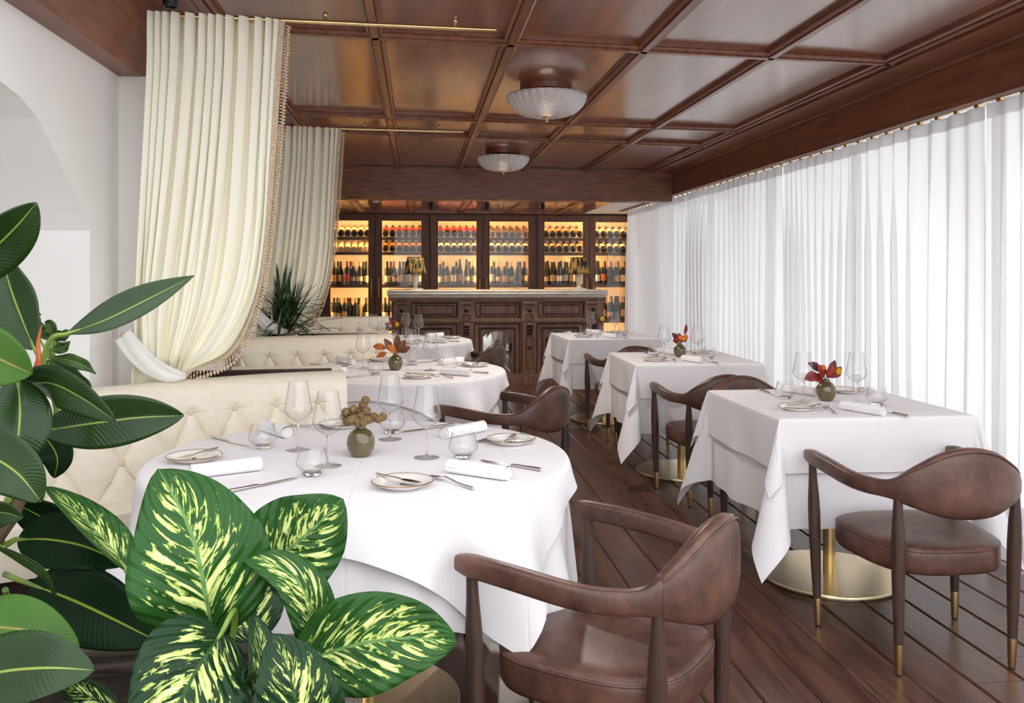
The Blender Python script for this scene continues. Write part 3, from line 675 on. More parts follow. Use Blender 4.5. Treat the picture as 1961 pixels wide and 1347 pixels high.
# ================================================================== BAR
YB = 10.12
bx0, bx1 = onY(750, 600, YB).x, onY(1156, 600, YB).x
bcx = (bx0 + bx1) / 2
def zb(py): return onY(950, py, YB).z
bar_ = thing('bar_counter', 'carved dark oak bar with pale stone top and octagonal mirror panels', 'bar counter', (bcx, YB, 0))
HB = 1.125; ztop0 = zb(570)
m_ = MB(); ox0, ox1 = onY(741, 560, YB - 0.06).x - bcx, onY(1165, 560, YB - 0.06).x - bcx
for i, (zz0, zz1, e) in enumerate(((HB - 0.028, HB, 0.0), (HB - 0.058, HB - 0.030, 0.004), (HB - 0.09, HB - 0.060, -0.010))):
    m_.box(ox0 - e, ox1 + e, -0.07 - e, 0.50, zz0, zz1)
m_.box(ox0 + 0.02, ox1 - 0.02, -0.05, 0.48, HB - 0.09, HB - 0.002)
m_.build('stone_top', M['marble'], bar_, smooth=False, bevel=0.012)
m_ = MB(); b0, b1 = bx0 - bcx, bx1 - bcx
m_.box(b0, b1, 0, 0.44, 0.0, HB - 0.09); m_.box(b0 - 0.02, b1 + 0.02, -0.045, 0.44, 0.0, 0.10); m_.box(b0 - .01, b1 + .01, -0.03, 0.44, 0.10, 0.13)
m_.box(b0 - 0.02, b1 + 0.02, -0.05, 0.44, HB - 0.115, HB - 0.09); m_.box(b0 - .01, b1 + .01, -0.035, 0.44, HB - 0.135, HB - 0.115)
zm = zb(613)
m_.box(b0 - 0.01, b1 + 0.01, -0.035, 0.1, zm - 0.02, zm + 0.012); m_.box(b0, b1, -0.02, 0.1, zm - 0.034, zm - 0.02)
m_.build('body', M['bar'], bar_, smooth=False, bevel=0.003)
pil = [(757, 783), (880, 906), (1001, 1026), (1122, 1148)]
def fr(mb, x0, x1, z0, z1, y, wd=0.012, ht=0.014, chamfer=0):
    if chamfer:
        c = chamfer
        pts = [(x0 + c, z0), (x1 - c, z0), (x1 - c, z0 + c * .35), (x1, z0 + c), (x1, z1 - c), (x1 - c, z1 - c * .35), (x1 - c, z1), (x0 + c, z1), (x0 + c, z1 - c * .35), (x0, z1 - c), (x0, z0 + c), (x0 + c, z0 + c * .35)]
    else: pts = [(x0, z0), (x1, z0), (x1, z1), (x0, z1)]
    for (a, b), (c_, d) in zip(pts, pts[1:] + pts[:1]): mb.tube([(a, y, b), (c_, y, d)], wd * 0.6, 6)
pxs = [(onY(a, 600, YB).x - bcx, onY(b, 600, YB).x - bcx) for a, b in pil]
for i, (a, b) in enumerate(pxs):
    p_ = MB(); p_.box(a - 0.02, b + 0.02, -0.035, 0.02, zm + 0.012, HB - 0.135); p_.box(a, b, -0.03, 0.02, 0.13, zm - 0.034)
    p_.box(a - 0.015, b + 0.015, -0.055, 0.02, HB - 0.165, HB - 0.135)
    po = p_.build('pilaster', M['bar'], bar_, smooth=False, bevel=0.003)
    mx_ = (a + b) / 2; h_ = zb(594)
    q = MB()
    fr(q, mx_ - 0.04, mx_ + 0.04, h_ + 0.055, h_ + 0.12, -0.037, 0.009); fr(q, mx_ - 0.04, mx_ + 0.04, h_ - 0.12, h_ - 0.055, -0.037, 0.009)
    fr(q, mx_ - 0.04, mx_ + 0.04, 0.20, zm - 0.20, -0.032, 0.009)
    q.build('carved_frame', M['bar_dark'], po)
    q = MB(); q.ball((mx_, -0.042, h_), 0.026, 12); q.build('boss', M['black'], po)
    q = MB(); q.ball((mx_, -0.036, 0.44), 0.022, 12); q.build('boss', M['black'], po)
    q = MB()
    for kk, (yy, zz, rr) in enumerate(((-0.06, 0, 0.030), (-0.052, -0.04, 0.024), (-0.045, -0.075, 0.018), (-0.04, -0.105, 0.014))):
        q.tube([(mx_ - 0.034, yy, zm - 0.06 + zz), (mx_ + 0.034, yy, zm - 0.06 + zz)], rr, 10)
    q.build('corbel', M['bar_dark'], po)
for i in range(3):
    a, b = pxs[i][1], pxs[i + 1][0]
    z0, z1 = zb(606.5), zb(580.5)
    q = MB(); fr(q, a + 0.03, b - 0.036, z0, z1, -0.002, 0.012); fr(q, a + 0.085, b - 0.075, z0 + 0.028, z1 - 0.028, -0.004, 0.012)
    q.build('frieze_moulding', M['bar_dark'], bar_)
    q = MB(); q.box(a + 0.09, b - 0.08, -0.012, 0.0, z0 + 0.033, z1 - 0.033); q.build('frieze_panel', M['bar'], bar_, smooth=False, bevel=0.004)
    z0, z1 = zb(730.5), zb(621)
    q = MB(); fr(q, a + 0.015, b - 0.036, z0, z1, -0.002, 0.012); fr(q, a + 0.082, b - 0.094, zb(723), zb(629), -0.006, 0.020, 0.075)
    q.build('door_moulding', M['bar_dark'], bar_)
    c = 0.062; X0, X1, Z0, Z1 = a + 0.118, b - 0.128, zb(719), zb(635.5)
    q = MB(); pts = [(X0 + c, Z0), (X1 - c, Z0), (X1, Z0 + c), (X1, Z1 - c), (X1 - c, Z1), (X0 + c, Z1), (X0, Z1 - c), (X0, Z0 + c)]
    q.add([(x, -0.008, z) for x, z in pts] + [(x, -0.001, z) for x, z in pts], [tuple(range(8)), tuple(reversed(range(8, 16)))] + [(j, (j + 1) % 8, (j + 1) % 8 + 8, j + 8) for j in range(8)])
    q.build('mirror_panel', M['mirror'], bar_, smooth=False)
# ---- bar lamps
def shade_mat():
    m, N, L, b = base_mat('painted_pleated_shade', srgb(200, 180, 120), 0.8)
    tc = N.new('ShaderNodeTexCoord'); sp = N.new('ShaderNodeSeparateXYZ'); L.new(tc.outputs['Object'], sp.inputs[0])
    at_ = N.new('ShaderNodeMath'); at_.operation = 'ARCTAN2'; L.new(sp.outputs[1], at_.inputs[0]); L.new(sp.outputs[0], at_.inputs[1])
    cb = N.new('ShaderNodeCombineXYZ'); ms = N.new('ShaderNodeMath'); ms.operation = 'MULTIPLY'; ms.inputs[1].default_value = 2.2; L.new(at_.outputs[0], ms.inputs[0])
    L.new(ms.outputs[0], cb.inputs[0]); m3 = N.new('ShaderNodeMath'); m3.operation = 'MULTIPLY'; m3.inputs[1].default_value = 5.0; L.new(sp.outputs[2], m3.inputs[0]); L.new(m3.outputs[0], cb.inputs[1])
    nz = N.new('ShaderNodeTexNoise'); nz.inputs['Scale'].default_value = 1.6; nz.inputs['Detail'].default_value = 5; L.new(cb.outputs[0], nz.inputs['Vector'])
    cr = N.new('ShaderNodeValToRGB'); cr.color_ramp.elements[0].position = 0.44; cr.color_ramp.elements[1].position = 0.54
    cr.color_ramp.elements[0].color = srgb(66, 70, 70); cr.color_ramp.elements[1].color = srgb(222, 190, 110); L.new(nz.outputs['Fac'], cr.inputs[0])
    L.new(cr.outputs[0], b.inputs['Base Color'])
    t = N.new('ShaderNodeBsdfTranslucent'); L.new(cr.outputs[0], t.inputs[0]); mx = N.new('ShaderNodeMixShader'); mx.inputs[0].default_value = 0.45
    L.new(b.outputs[0], mx.inputs[1]); L.new(t.outputs[0], mx.inputs[2]); L.new(mx.outputs[0], N['Material Output'].inputs[0])
    return m
M['shade'] = shade_mat()
def pleat_shade(a, b):
    g = 2 * PI * a; r = 0.092 + (0.132 - 0.092) * b + 0.003 * math.cos(g * 26)
    return (r * math.cos(g), r * math.sin(g), 0.385 - 0.195 * b)
lamp = thing('table_lamp', None, 'lamp')
q = MB(); q.lathe([(0.10, 0), (0.10, 0.012), (0.04, 0.022), (0.024, 0.04), (0.030, 0.07), (0.044, 0.12), (0.046, 0.15), (0.034, 0.185), (0.016, 0.20), (0.012, 0.235)], 18); q.build('base', M['marble'], lamp)
q = MB(); q.grid(pleat_shade, 156, 5, cu=True); sh = q.build('shade', M['shade'], lamp, solid=0.002)
q = MB(); q.lathe([(0.0945, 0.382), (0.0945, 0.389)], 40, cap=False); q.lathe([(0.1345, 0.188), (0.1345, 0.195)], 40, cap=False); q.build('shade_trim', M['black'], sh, solid=0.002)
q = MB(); q.ball((0, 0, 0.28), 0.026, 10); q.build('bulb', M['bulb'], lamp)
p1, p2 = onY(795, 552, YB + 0.2), onY(1108.5, 552, YB + 0.2)
inst(lamp, (p1.x, p1.y, HB), 0.4, 'small lit bar lamp with pleated shade, on the left of the bar top')
inst(lamp, (p2.x, p2.y, HB), 2.2, 'small lit bar lamp with pleated shade, on the right of the bar top')

# ---- ceiling lamps
cl = thing('ceiling_lamp', None, 'ceiling lamp')
def bowl(a, b, o=0.0):
    g = 2 * PI * a; f = b * PI / 2
    r = (0.222 + o) * math.cos(f) ** 0.62; z = -0.118 * math.sin(f) ** 1.15
    r *= 1 + 0.018 * math.cos(g * 30) * math.cos(f)
    return (r * math.cos(g), r * math.sin(g), z)
q = MB(); q.grid(lambda a, b: bowl(a, b * 0.985), 180, 12, cu=True); q.build('glass_bowl', M['bowl'], cl, solid=0.006)
q = MB(); q.lathe([(0.150, 0.056), (0.150, 0.022), (0.012, 0.020), (0.012, 0.012), (0.165, 0.006), (0.165, 0.0), (0.012, -0.004), (0.012, -0.11)], 32); q.build('canopy_and_bulb_shield', M['ceil_trim'], cl)  # canopy and stem, plus a plate added to keep bulb light off the ceiling
q = MB(); q.lathe([(0.004, -0.113), (0.030, -0.116), (0.028, -0.122), (0.010, -0.126), (0.008, -0.132), (0.013, -0.140), (0.012, -0.148), (0.001, -0.154)], 18); q.build('finial', M['brass'], cl)
for s_ in (0.0,):
    q = MB(); q.lathe([(0.013, -0.095), (0.034, -0.090), (0.034, -0.065), (0.013, -0.060)], 12); q.build('bulb', M['bowl_bulb'], cl)
a = D(1047, 183, 4.86); b = D(963.5, 301, 7.42)
inst(cl, (a.x, a.y, 2.318), 0, 'fluted clear glass bowl ceiling lamp, nearer of the two', 'glass bowl ceiling lamps')
inst(cl, (b.x, b.y, 2.318), 0.3, 'fluted clear glass bowl ceiling lamp, farther one close to the header beam', 'glass bowl ceiling lamps')

# ---- spotlights, smoke detector
sp = thing('spotlight', None, 'spotlight')
q = MB(); q.lathe([(0.022, 0), (0.022, -0.075), (0.017, -0.076), (0.016, -0.066), (0.0005, -0.066)], 16); q.build('housing', M['black'], sp)
for i, (px, nm) in enumerate(((826, 'left'), (933, 'middle'), (1040, 'right'))):
    p = D(px, 389, 9.9); inst(sp, (p.x, p.y, 2.13), 0, 'small black cylinder spotlight under the low ceiling, %s of three' % nm, 'spotlights above the bar')
sp2 = thing('ceiling_spotlight', None, 'spotlight')
q = MB(); q.lathe([(0.026, 0.03), (0.026, -0.06), (0.021, -0.061), (0.02, -0.05), (0.0005, -0.05)], 16); q.build('housing', M['black'], sp2)
p = D(326, 0, 3.12); inst(sp2, (p.x, p.y, ZC + 0.0), 0, 'black cylinder spotlight on the ceiling beside the near drape', 'spotlights beside the drapes')
p = D(537, 229, 5.5); inst(sp2, (p.x, p.y, ZC + 0.0), 0, 'black cylinder spotlight on the ceiling beside the far drape', 'spotlights beside the drapes')
q = MB(); p = D(719, 392.5, 9.6); q.lathe([(0.045, 0), (0.045, -0.012), (0.03, -0.02), (0.0005, -0.02)], 18)
o = q.build('smoke_detector', M['white_paint']); o.location = (p.x, p.y, 2.13); tag(o, 'small round white smoke detector under the low wooden ceiling', 'smoke detector')
def spot(name, loc, tgt, W_, ang, col=(1, 0.86, 0.68)):
    l = bpy.data.lights.new(name, 'SPOT'); l.energy = W_; l.spot_size = math.radians(ang); l.spot_blend = 0.8; l.color = col; l.shadow_soft_size = 0.03
    o = bpy.data.objects.new(name, l); COL.objects.link(o); o.location = loc; o.rotation_euler = (Vector(tgt) - Vector(loc)).to_track_quat('-Z', 'Y').to_euler()
for px in (826, 933, 1040):
    p = D(px, 389, 9.9); spot('spotlight_beam', (p.x, p.y - 0.0, 2.05), (p.x, p.y + 0.35, 0.3), 18, 115)
for a_, b_, c_ in ((1047, 183, 4.86), (963.5, 301, 7.42)):
    p = D(a_, b_, c_); spot('bowl_lamp_downlight', (p.x, p.y, 2.13), (p.x, p.y, 0), 34, 165, (1, 0.93, 0.85)); pass

# ================================================================== CHAIRS
def make_chair():
    t = thing('dining_chair', None, 'chair')
    path = [(-0.288, 0.262, 0.655, 0.604), (-0.290, 0.12, 0.650, 0.596), (-0.283, -0.03, 0.638, 0.583), (-0.262, -0.115, 0.633, 0.578),
            (-0.222, -0.190, 0.640, 0.577), (-0.165, -0.238, 0.690, 0.556), (-0.085, -0.268, 0.738, 0.531), (0, -0.277, 0.753, 0.524)]
    full = path + [(-x, y, a, b) for x, y, a, b in reversed(path[:-1])]
    cx = catmull([(x, y, 0) for x, y, a, b in full], 93); cz = catmull([(a, b, 0) for x, y, a, b in full], 93)
    def sweep(i0, i1, name, par, grow=0.0):
        q = MB(); n = 18; rows = []
        for i in range(i0, i1 + 1):
            p = cx[i]; tn = (cx[min(i + 1, 92)] - cx[max(i - 1, 0)]).normalized(); nr = Vector((tn.y, -tn.x, 0))
            top, bot = cz[i].x, cz[i].y; hh = (top - bot) / 2 + grow; mz = (top + bot) / 2
            pad = sstep(0.06, 0.2, hh * 2); th = 0.021 + 0.005 * pad + grow
            e = min(i, 92 - i); 
            if e < 3: th *= (0.72, 0.92, 1, 1)[e]; hh *= (0.72, 0.92, 1, 1)[e]
            row = []
            for k in range(n):
                g = 2 * PI * k / n; c, s_ = math.cos(g), math.sin(g); ex = 0.55
                row.append(p + nr * (math.copysign(abs(c) ** ex, c) * th) + Vector((0, 0, mz + math.copysign(abs(s_) ** (ex + 0.25 * pad), s_) * hh)))
            rows.append(row)
        L_ = len(rows); vs = [v for r_ in rows for v in r_]
        fs = [(i * n + k, i * n + (k + 1) % n, (i + 1) * n + (k + 1) % n, (i + 1) * n + k) for i in range(L_ - 1) for k in range(n)]
        fs += [tuple(range(n)), tuple((L_ - 1) * n + k for k in range(n))]
        q.add(vs, fs); return q.build(name, M['leather'], par, ang=60)
    J0, J1 = 29, 63
    sweep(0, J0, 'armrest', t); sweep(J1, 92, 'armrest', t); bk = sweep(J0, J1, 'backrest', t, 0.0012)
    # seam piping along the back pad
    q = MB()
    for s_ in (-1, 1):
        pts = []
        for i in range(J0, J1 + 1):
            tn = (cx[i + 1] - cx[i - 1]).normalized(); nr = Vector((tn.y, -tn.x, 0)); hh = (cz[i].x - cz[i].y) / 2
            pad = sstep(0.06, 0.2, hh * 2)
            pts.append(cx[i] + nr * (s_ * (0.018 + 0.004 * pad)) + Vector((0, 0, cz[i].x - 0.006 - 0.004 * pad)))
        q.tube(pts, 0.0026, 6)
    q.build('seam', M['leather'], bk)
    # seat
    def outline(g, k=1.0):
        c, s_ = math.cos(g), math.sin(g); ex = 0.62
        y = math.copysign(abs(s_) ** ex, s_) * 0.238 * k + 0.005; u = (y + 0.24) / 0.48
        wd = 0.205 + 0.053 * u ** 0.8
        return math.copysign(abs(c) ** ex, c) * wd * k, y
    prof = [(0.90, 0.322), (0.97, 0.326), (0.995, 0.338), (1.0, 0.36), (1.0, 0.385), (0.993, 0.402), (0.97, 0.411), (0.90, 0.418), (0.75, 0.424), (0.5, 0.428), (0.25, 0.429), (0.02, 0.429)]
    q = MB(); n = 56; vs = []
    for k_, z in prof:
        for i in range(n):
            x, y = outline(2 * PI * i / n, k_); vs.append((x, y, z + (0.006 * math.sin(9 * y + 3 * x) if k_ < 0.6 else 0)))
    fs = [(i * n + k, i * n + (k + 1) % n, (i + 1) * n + (k + 1) % n, (i + 1) * n + k) for i in range(len(prof) - 1) for k in range(n)] + [tuple(reversed(range(n))), tuple((len(prof) - 1) * n + k for k in range(n))]
    q.add(vs, fs); st = q.build('seat', M['leather'], t, ang=70)
    q = MB(); pts = [Vector((*outline(2 * PI * i / n, 0.992), 0.403)) for i in range(n + 1)]; q.tube(pts, 0.0035, 6, cap=False); q.build('piping', M['leather'], st)
    # legs
    for sx in (-1, 1):
        for front in (1, 0):
            x0, y0 = (0.274, 0.205) if front else (0.200, -0.205)
            x1, y1 = (0.287, 0.222) if front else (0.208, -0.213)
            top = 0.612 if front else 0.585
            zs = [(0.0, 0.0105), (0.10, 0.0145), (0.22, 0.0185), (0.34, 0.0215), (0.42, 0.0225), (0.48, 0.0205), (0.55, 0.0155), (top, 0.0135)]
            def at(z): f = z / 0.6; return Vector((sx * (x0 + (x1 - x0) * f), y0 + (y1 - y0) * f, z))
            q = MB(); q.tube([at(z) for z, r_ in zs if z >= 0.10], [r_ for z, r_ in zs if z >= 0.10], 14); lg = q.build('leg', M['leg'], t)
            q = MB(); q.tube([at(z) for z in (0.006, 0.012, 0.098, 0.104)], [0.0112, 0.0118, 0.0158, 0.0152], 14); q.build('ferrule', M['ferrule'], lg)
            q = MB(); q.tube([at(0.0), at(0.006)], 0.0105, 12); q.build('glide', M['black'], lg)
            if front:
                q = MB(); q.bar(at(0.365) + Vector((-sx * 0.02, 0, 0)), at(0.365) + Vector((-sx * 0.06, -0.03, 0)), 0.02, 0.05)
    return t
chair = make_chair()
def chair_at(c, fdir, label, group):
    inst(chair, (c.x, c.y, 0), math.atan2(-fdir.x, fdir.y), label, group)
G1 = 'brown leather armchairs at the square tables'; G2 = 'brown leather armchairs at the round tables'
fa, fb = P(1564, 1197, 0), P(1836, 1190, 0); ra, rb2 = P(1716, 1289, 0), P(1938, 1282, 0)
fm, rm = (fa + fb) / 2, (ra + rb2) / 2
chair_at((fm + rm) / 2, (fm - rm), 'brown leather armchair on the near side of the nearest square table', G1)
axis = (fm - rm).normalized()
yax = Vector((0, 1, 0))
def sq_chair(Xl, Zf, sgn, label):
    """front feet line at depth Zf, X of the front-left foot in units seen from the camera"""
    c = W(Xl * CAMH + 0.274, Zf)
    f = yax if sgn > 0 else -yax
    cc = c - f * 0.205
    chair_at(cc, f, label, G1)
sq_chair(1.151, 4.27, -1, 'brown leather armchair on the far side of the nearest square table')
sq_chair(1.111, 5.28, 1, 'brown leather armchair on the near side of the middle square table')
sq_chair(1.100, 6.18, -1, 'brown leather armchair on the far side of the middle square table')
sq_chair(1.085, 7.20, 1, 'brown leather armchair on the near side of the farthest square table')
sq_chair(1.083, 8.22, -1, 'brown leather armchair on the far side of the farthest square table')
tl, tr = W(0.170, 2.075), W(0.46, 2.455)
wv = (tr - tl).normalized(); fdir = Vector((-wv.y, wv.x, 0)); c0 = (tl + tr) / 2 - fdir * 0.255 + Vector((-0.03, 0.02, 0))
chair_at(c0, fdir, 'brown leather armchair in the foreground, facing the nearest round table', G2)
chair_at(c0 + Vector((-0.005, 2.34, 0)), fdir, 'brown leather armchair at the middle round table', G2)
chair_at(c0 + Vector((-0.07, 5.0, 0)), Matrix.Rotation(0.12, 3, 'Z') @ fdir, 'brown leather armchair at the farthest round table, before the bar', G2)

# ================================================================== TABLES AND CLOTHS
ZTAB = 0.752
def drape_square(hx, hy, drop, off, seed, zt):
    """square cloth over a rectangular top: flat faces with soft folds, hanging pleats at the corners"""
    rr = random.Random(seed); ph = [rr.uniform(0, 6.28) for _ in range(8)]
    def axis_(h):
        s_ = [h * k / 10 for k in range(-10, 11)] + [h + drop * k / 16 for k in range(1, 17)] + [-(h + drop * k / 16) for k in range(1, 17)]
        s_ += [h + 0.004, h + 0.012, -h - 0.004, -h - 0.012]; return sorted(s_)
    ax, ay = axis_(hx), axis_(hy)
    def m(a, b):
        ex, ey = max(0, abs(a) - hx), max(0, abs(b) - hy); sx, sy = (1 if a > 0 else -1), (1 if b > 0 else -1)
        if ex == 0 and ey == 0: return Vector((a, b, zt))
        rd = 0.012
        def fall(d): return (min(d, rd) ** 2 / (2 * rd) if d < rd else d - rd / 2)
        def outw(d): return rd * (1 - (1 - min(1, d / (rd * 1.5))) ** 2) * 0.8
        if ey == 0:
            wn = 1 - abs(b / hy) ** 6; rip = (0.020 * math.sin(b * 9 + ph[0] + sx) + 0.010 * math.sin(b * 23 + ph[1])) * wn * sstep(0.03, 0.45, ex)
            return Vector((sx * (hx + off + outw(ex) + 0.012 * ex + rip), b, zt - fall(ex)))
        if ex == 0:
            wn = 1 - abs(a / hx) ** 6; rip = (0.020 * math.sin(a * 9 + ph[2] + sy) + 0.010 * math.sin(a * 23 + ph[3])) * wn * sstep(0.03, 0.45, ey)
            return Vector((a, sy * (hy + off + outw(ey) + 0.012 * ey + rip), zt - fall(ey)))
        r = math.hypot(ex, ey); t = math.atan2(ey, ex) / (PI / 2)
        kx = r * (0.30 * math.sin(PI * t) ** 1.3); sw = r * 0.15 * math.sin(2 * PI * t) * (1 if sx * sy > 0 else -1)
        dg = Vector((sx, sy, 0)).normalized(); pp = Vector((-sy, sx, 0)).normalized() * (sx * sy)
        # move along both faces a little so that the pleat opens like a cone
        base = Vector((sx * (hx + off + outw(ex)), sy * (hy + off + outw(ey)), 0))
        h2 = kx * kx + sw * sw
        z = zt - math.sqrt(max(1e-6, fall(r) ** 2 - h2 * 0.8))
        p = base + dg * kx + pp * sw; p.z = z
        return p
    q = MB(); na, nb = len(ax), len(ay)
    vs = [m(a, b) for a in ax for b in ay]
    q.add(vs, [(i * nb + j, (i + 1) * nb + j, (i + 1) * nb + j + 1, i * nb + j + 1) for i in range(na - 1) for j in range(nb - 1)])
    return q
def drape_round(R, sfun, off, seed, zt, rot=0.0, spread=0.10, corner=True, amp=0.17):
    rr = random.Random(seed); ph = [rr.uniform(0, 6.28) for _ in range(6)]; n = 240
    rings = [0.0, 0.25, 0.5, 0.75, 0.9, 0.97, 1.0]; nd = 16
    q = MB(); vs = []
    for k in range(n):
        th = 2 * PI * k / n; pm = sfun(th)
        col = [R * r for r in rings] + [R + (pm - R) * ((i / nd) ** 1.4) for i in range(1, nd + 1)]
        for rho in col:
            d = max(0, rho - R)
            wv_ = 0.5 * math.sin(11 * th + ph[0] + 0.8 * math.sin(3 * th + ph[1])) + 0.32 * math.sin(17 * th + ph[2]) + 0.25 * math.sin(7 * th + ph[3])
            a = sstep(0.0, 0.20, d)
            lat = d * (spread + amp * wv_ * a)
            if corner:
                for c in range(4):
                    dt = (th - rot - PI / 4 - c * PI / 2 + PI) % (2 * PI) - PI
                    lat += d * 0.16 * math.exp(-(dt / 0.16) ** 2) * a - d * 0.06 * math.exp(-((abs(dt) - 0.30) / 0.12) ** 2) * a
            lat = max(lat, 0.01 * a)
            rd = 0.016; dz = (min(d, rd) ** 2 / (2 * rd) if d < rd else d - rd / 2)
            z = zt - math.sqrt(max(0, dz * dz - min(lat, dz) ** 2 * 0.8)) if d > 0 else zt
            r = min(rho, R) + (off + 0.012 * (1 - (1 - min(1, d / 0.03)) ** 2) if d > 0 else 0) + lat
            vs.append((r * math.cos(th), r * math.sin(th), z))
    m_ = len(vs) // n
    q.add(vs, [(k * m_ + i, ((k + 1) % n) * m_ + i, ((k + 1) % n) * m_ + i + 1, k * m_ + i + 1) for k in range(n) for i in range(1, m_ - 1)] +
          [(k * m_, ((k + 1) % n) * m_ + 1, k * m_ + 1) for k in range(n)])
    return q
def sq(s_, rot, soft=0.0):
    def f(th):
        c, sn = abs(math.cos(th - rot)), abs(math.sin(th - rot)); return s_ / max(c, sn)
    return f
names = ['nearest', 'middle', 'farthest']
# square tables by the window
sqp = MB(); HX, HY2 = 0.375, 0.39
sq_tab = thing('square_table', None, 'table')
q = MB(); q.box(-HX, HX, -HY2, HY2, ZTAB - 0.03, ZTAB - 0.001); q.build('tabletop', M['darkwood'], sq_tab, smooth=False, bevel=0.004)
q = MB(); q.lathe([(0.026, 0.018), (0.026, ZTAB - 0.05), (0.12, ZTAB - 0.045), (0.12, ZTAB - 0.03)], 28); q.build('pedestal', M['brass'], sq_tab)
q = MB(); q.lathe([(0.285, 0.0), (0.285, 0.006), (0.30, 0.007), (0.30, 0.014), (0.297, 0.018), (0.02, 0.019)], 64); q.build('base', M['brass_disc'], sq_tab)
u_cl = drape_square(HX + 0.002, HY2 + 0.002, 0.43, 0.002, 4, ZTAB + 0.002).build('tablecloth', M['cloth'], None, ang=80)
o_cl = drape_square(HX + 0.005, HY2 + 0.005, 0.215, 0.013, 4, ZTAB + 0.006).build('overlay_cloth', M['cloth'], None, ang=80)
for o in (u_cl, o_cl): tag(o, None, 'tablecloth')
ZTOP_ = ZTAB + 0.0075
sq_c = []
c1 = D(1588, 1103, 3.745); c1.z = 0
c2, c3 = W(1.750, 5.72), W(1.675, 7.78)
rots = [math.radians(-0.5), math.radians(-1.5), math.radians(2.0)]
for i, c in enumerate((c1, c2, c3)):
    sq_c.append(c)
    inst(sq_tab, (c.x, c.y, 0), rots[i], '%s square table by the sheer curtains, on a brass disc base' % names[i], 'square tables by the window')
    inst(u_cl, (c.x, c.y, 0), rots[i], 'long white under-cloth hanging over the %s square table' % names[i], 'white under-cloths on the square tables')
    inst(o_cl, (c.x, c.y, 0), rots[i], 'short white top cloth spread over the %s square table' % names[i], 'white top cloths on the square tables')
# round tables in the booths
RT = 0.60
rd_tab = thing('round_table', None, 'table')
q = MB(); q.lathe([(0.001, ZTAB - 0.03), (RT - 0.004, ZTAB - 0.03), (RT, ZTAB - 0.02), (RT, ZTAB - 0.006), (RT - 0.004, ZTAB - 0.001), (0.001, ZTAB - 0.001)], 72); q.build('tabletop', M['darkwood'], rd_tab)
q = MB(); q.lathe([(0.04, 0.018), (0.04, ZTAB - 0.05), (0.14, ZTAB - 0.045), (0.14, ZTAB - 0.03)], 28); q.build('pedestal', M['brass'], rd_tab)
q = MB(); q.lathe([(0.285, 0.0), (0.285, 0.006), (0.30, 0.007), (0.30, 0.014), (0.297, 0.018), (0.03, 0.019)], 64); q.build('base', M['brass_disc'], rd_tab)
RO = math.radians(-57) - PI / 4
ur = drape_round(RT + 0.002, sq(0.90, RO + 0.42), 0.002, 5, ZTAB + 0.002, RO + 0.42, 0.05).build('tablecloth', M['cloth'], None, ang=80)
orr = drape_round(RT + 0.006, sq(0.70, RO), 0.012, 5, ZTAB + 0.006, RO, 0.20, amp=0.27).build('overlay_cloth', M['cloth'], None, ang=80)
for o in (ur, orr): tag(o, None, 'tablecloth')
rd_c = [W(-0.17, 2.63), W(-0.125, 4.98), W(-0.18, 7.22)]
for i, c in enumerate(rd_c):
    inst(rd_tab, (c.x, c.y, 0), 0, '%s round table in front of a cream banquette, on a brass disc base' % names[i], 'round tables in the booths')
    inst(ur, (c.x, c.y, 0), 0, 'long white under-cloth hanging over the %s round table' % names[i], 'white under-cloths on the round tables')
    inst(orr, (c.x, c.y, 0), 0, 'short white top cloth spread over the %s round table' % names[i], 'white top cloths on the round tables')

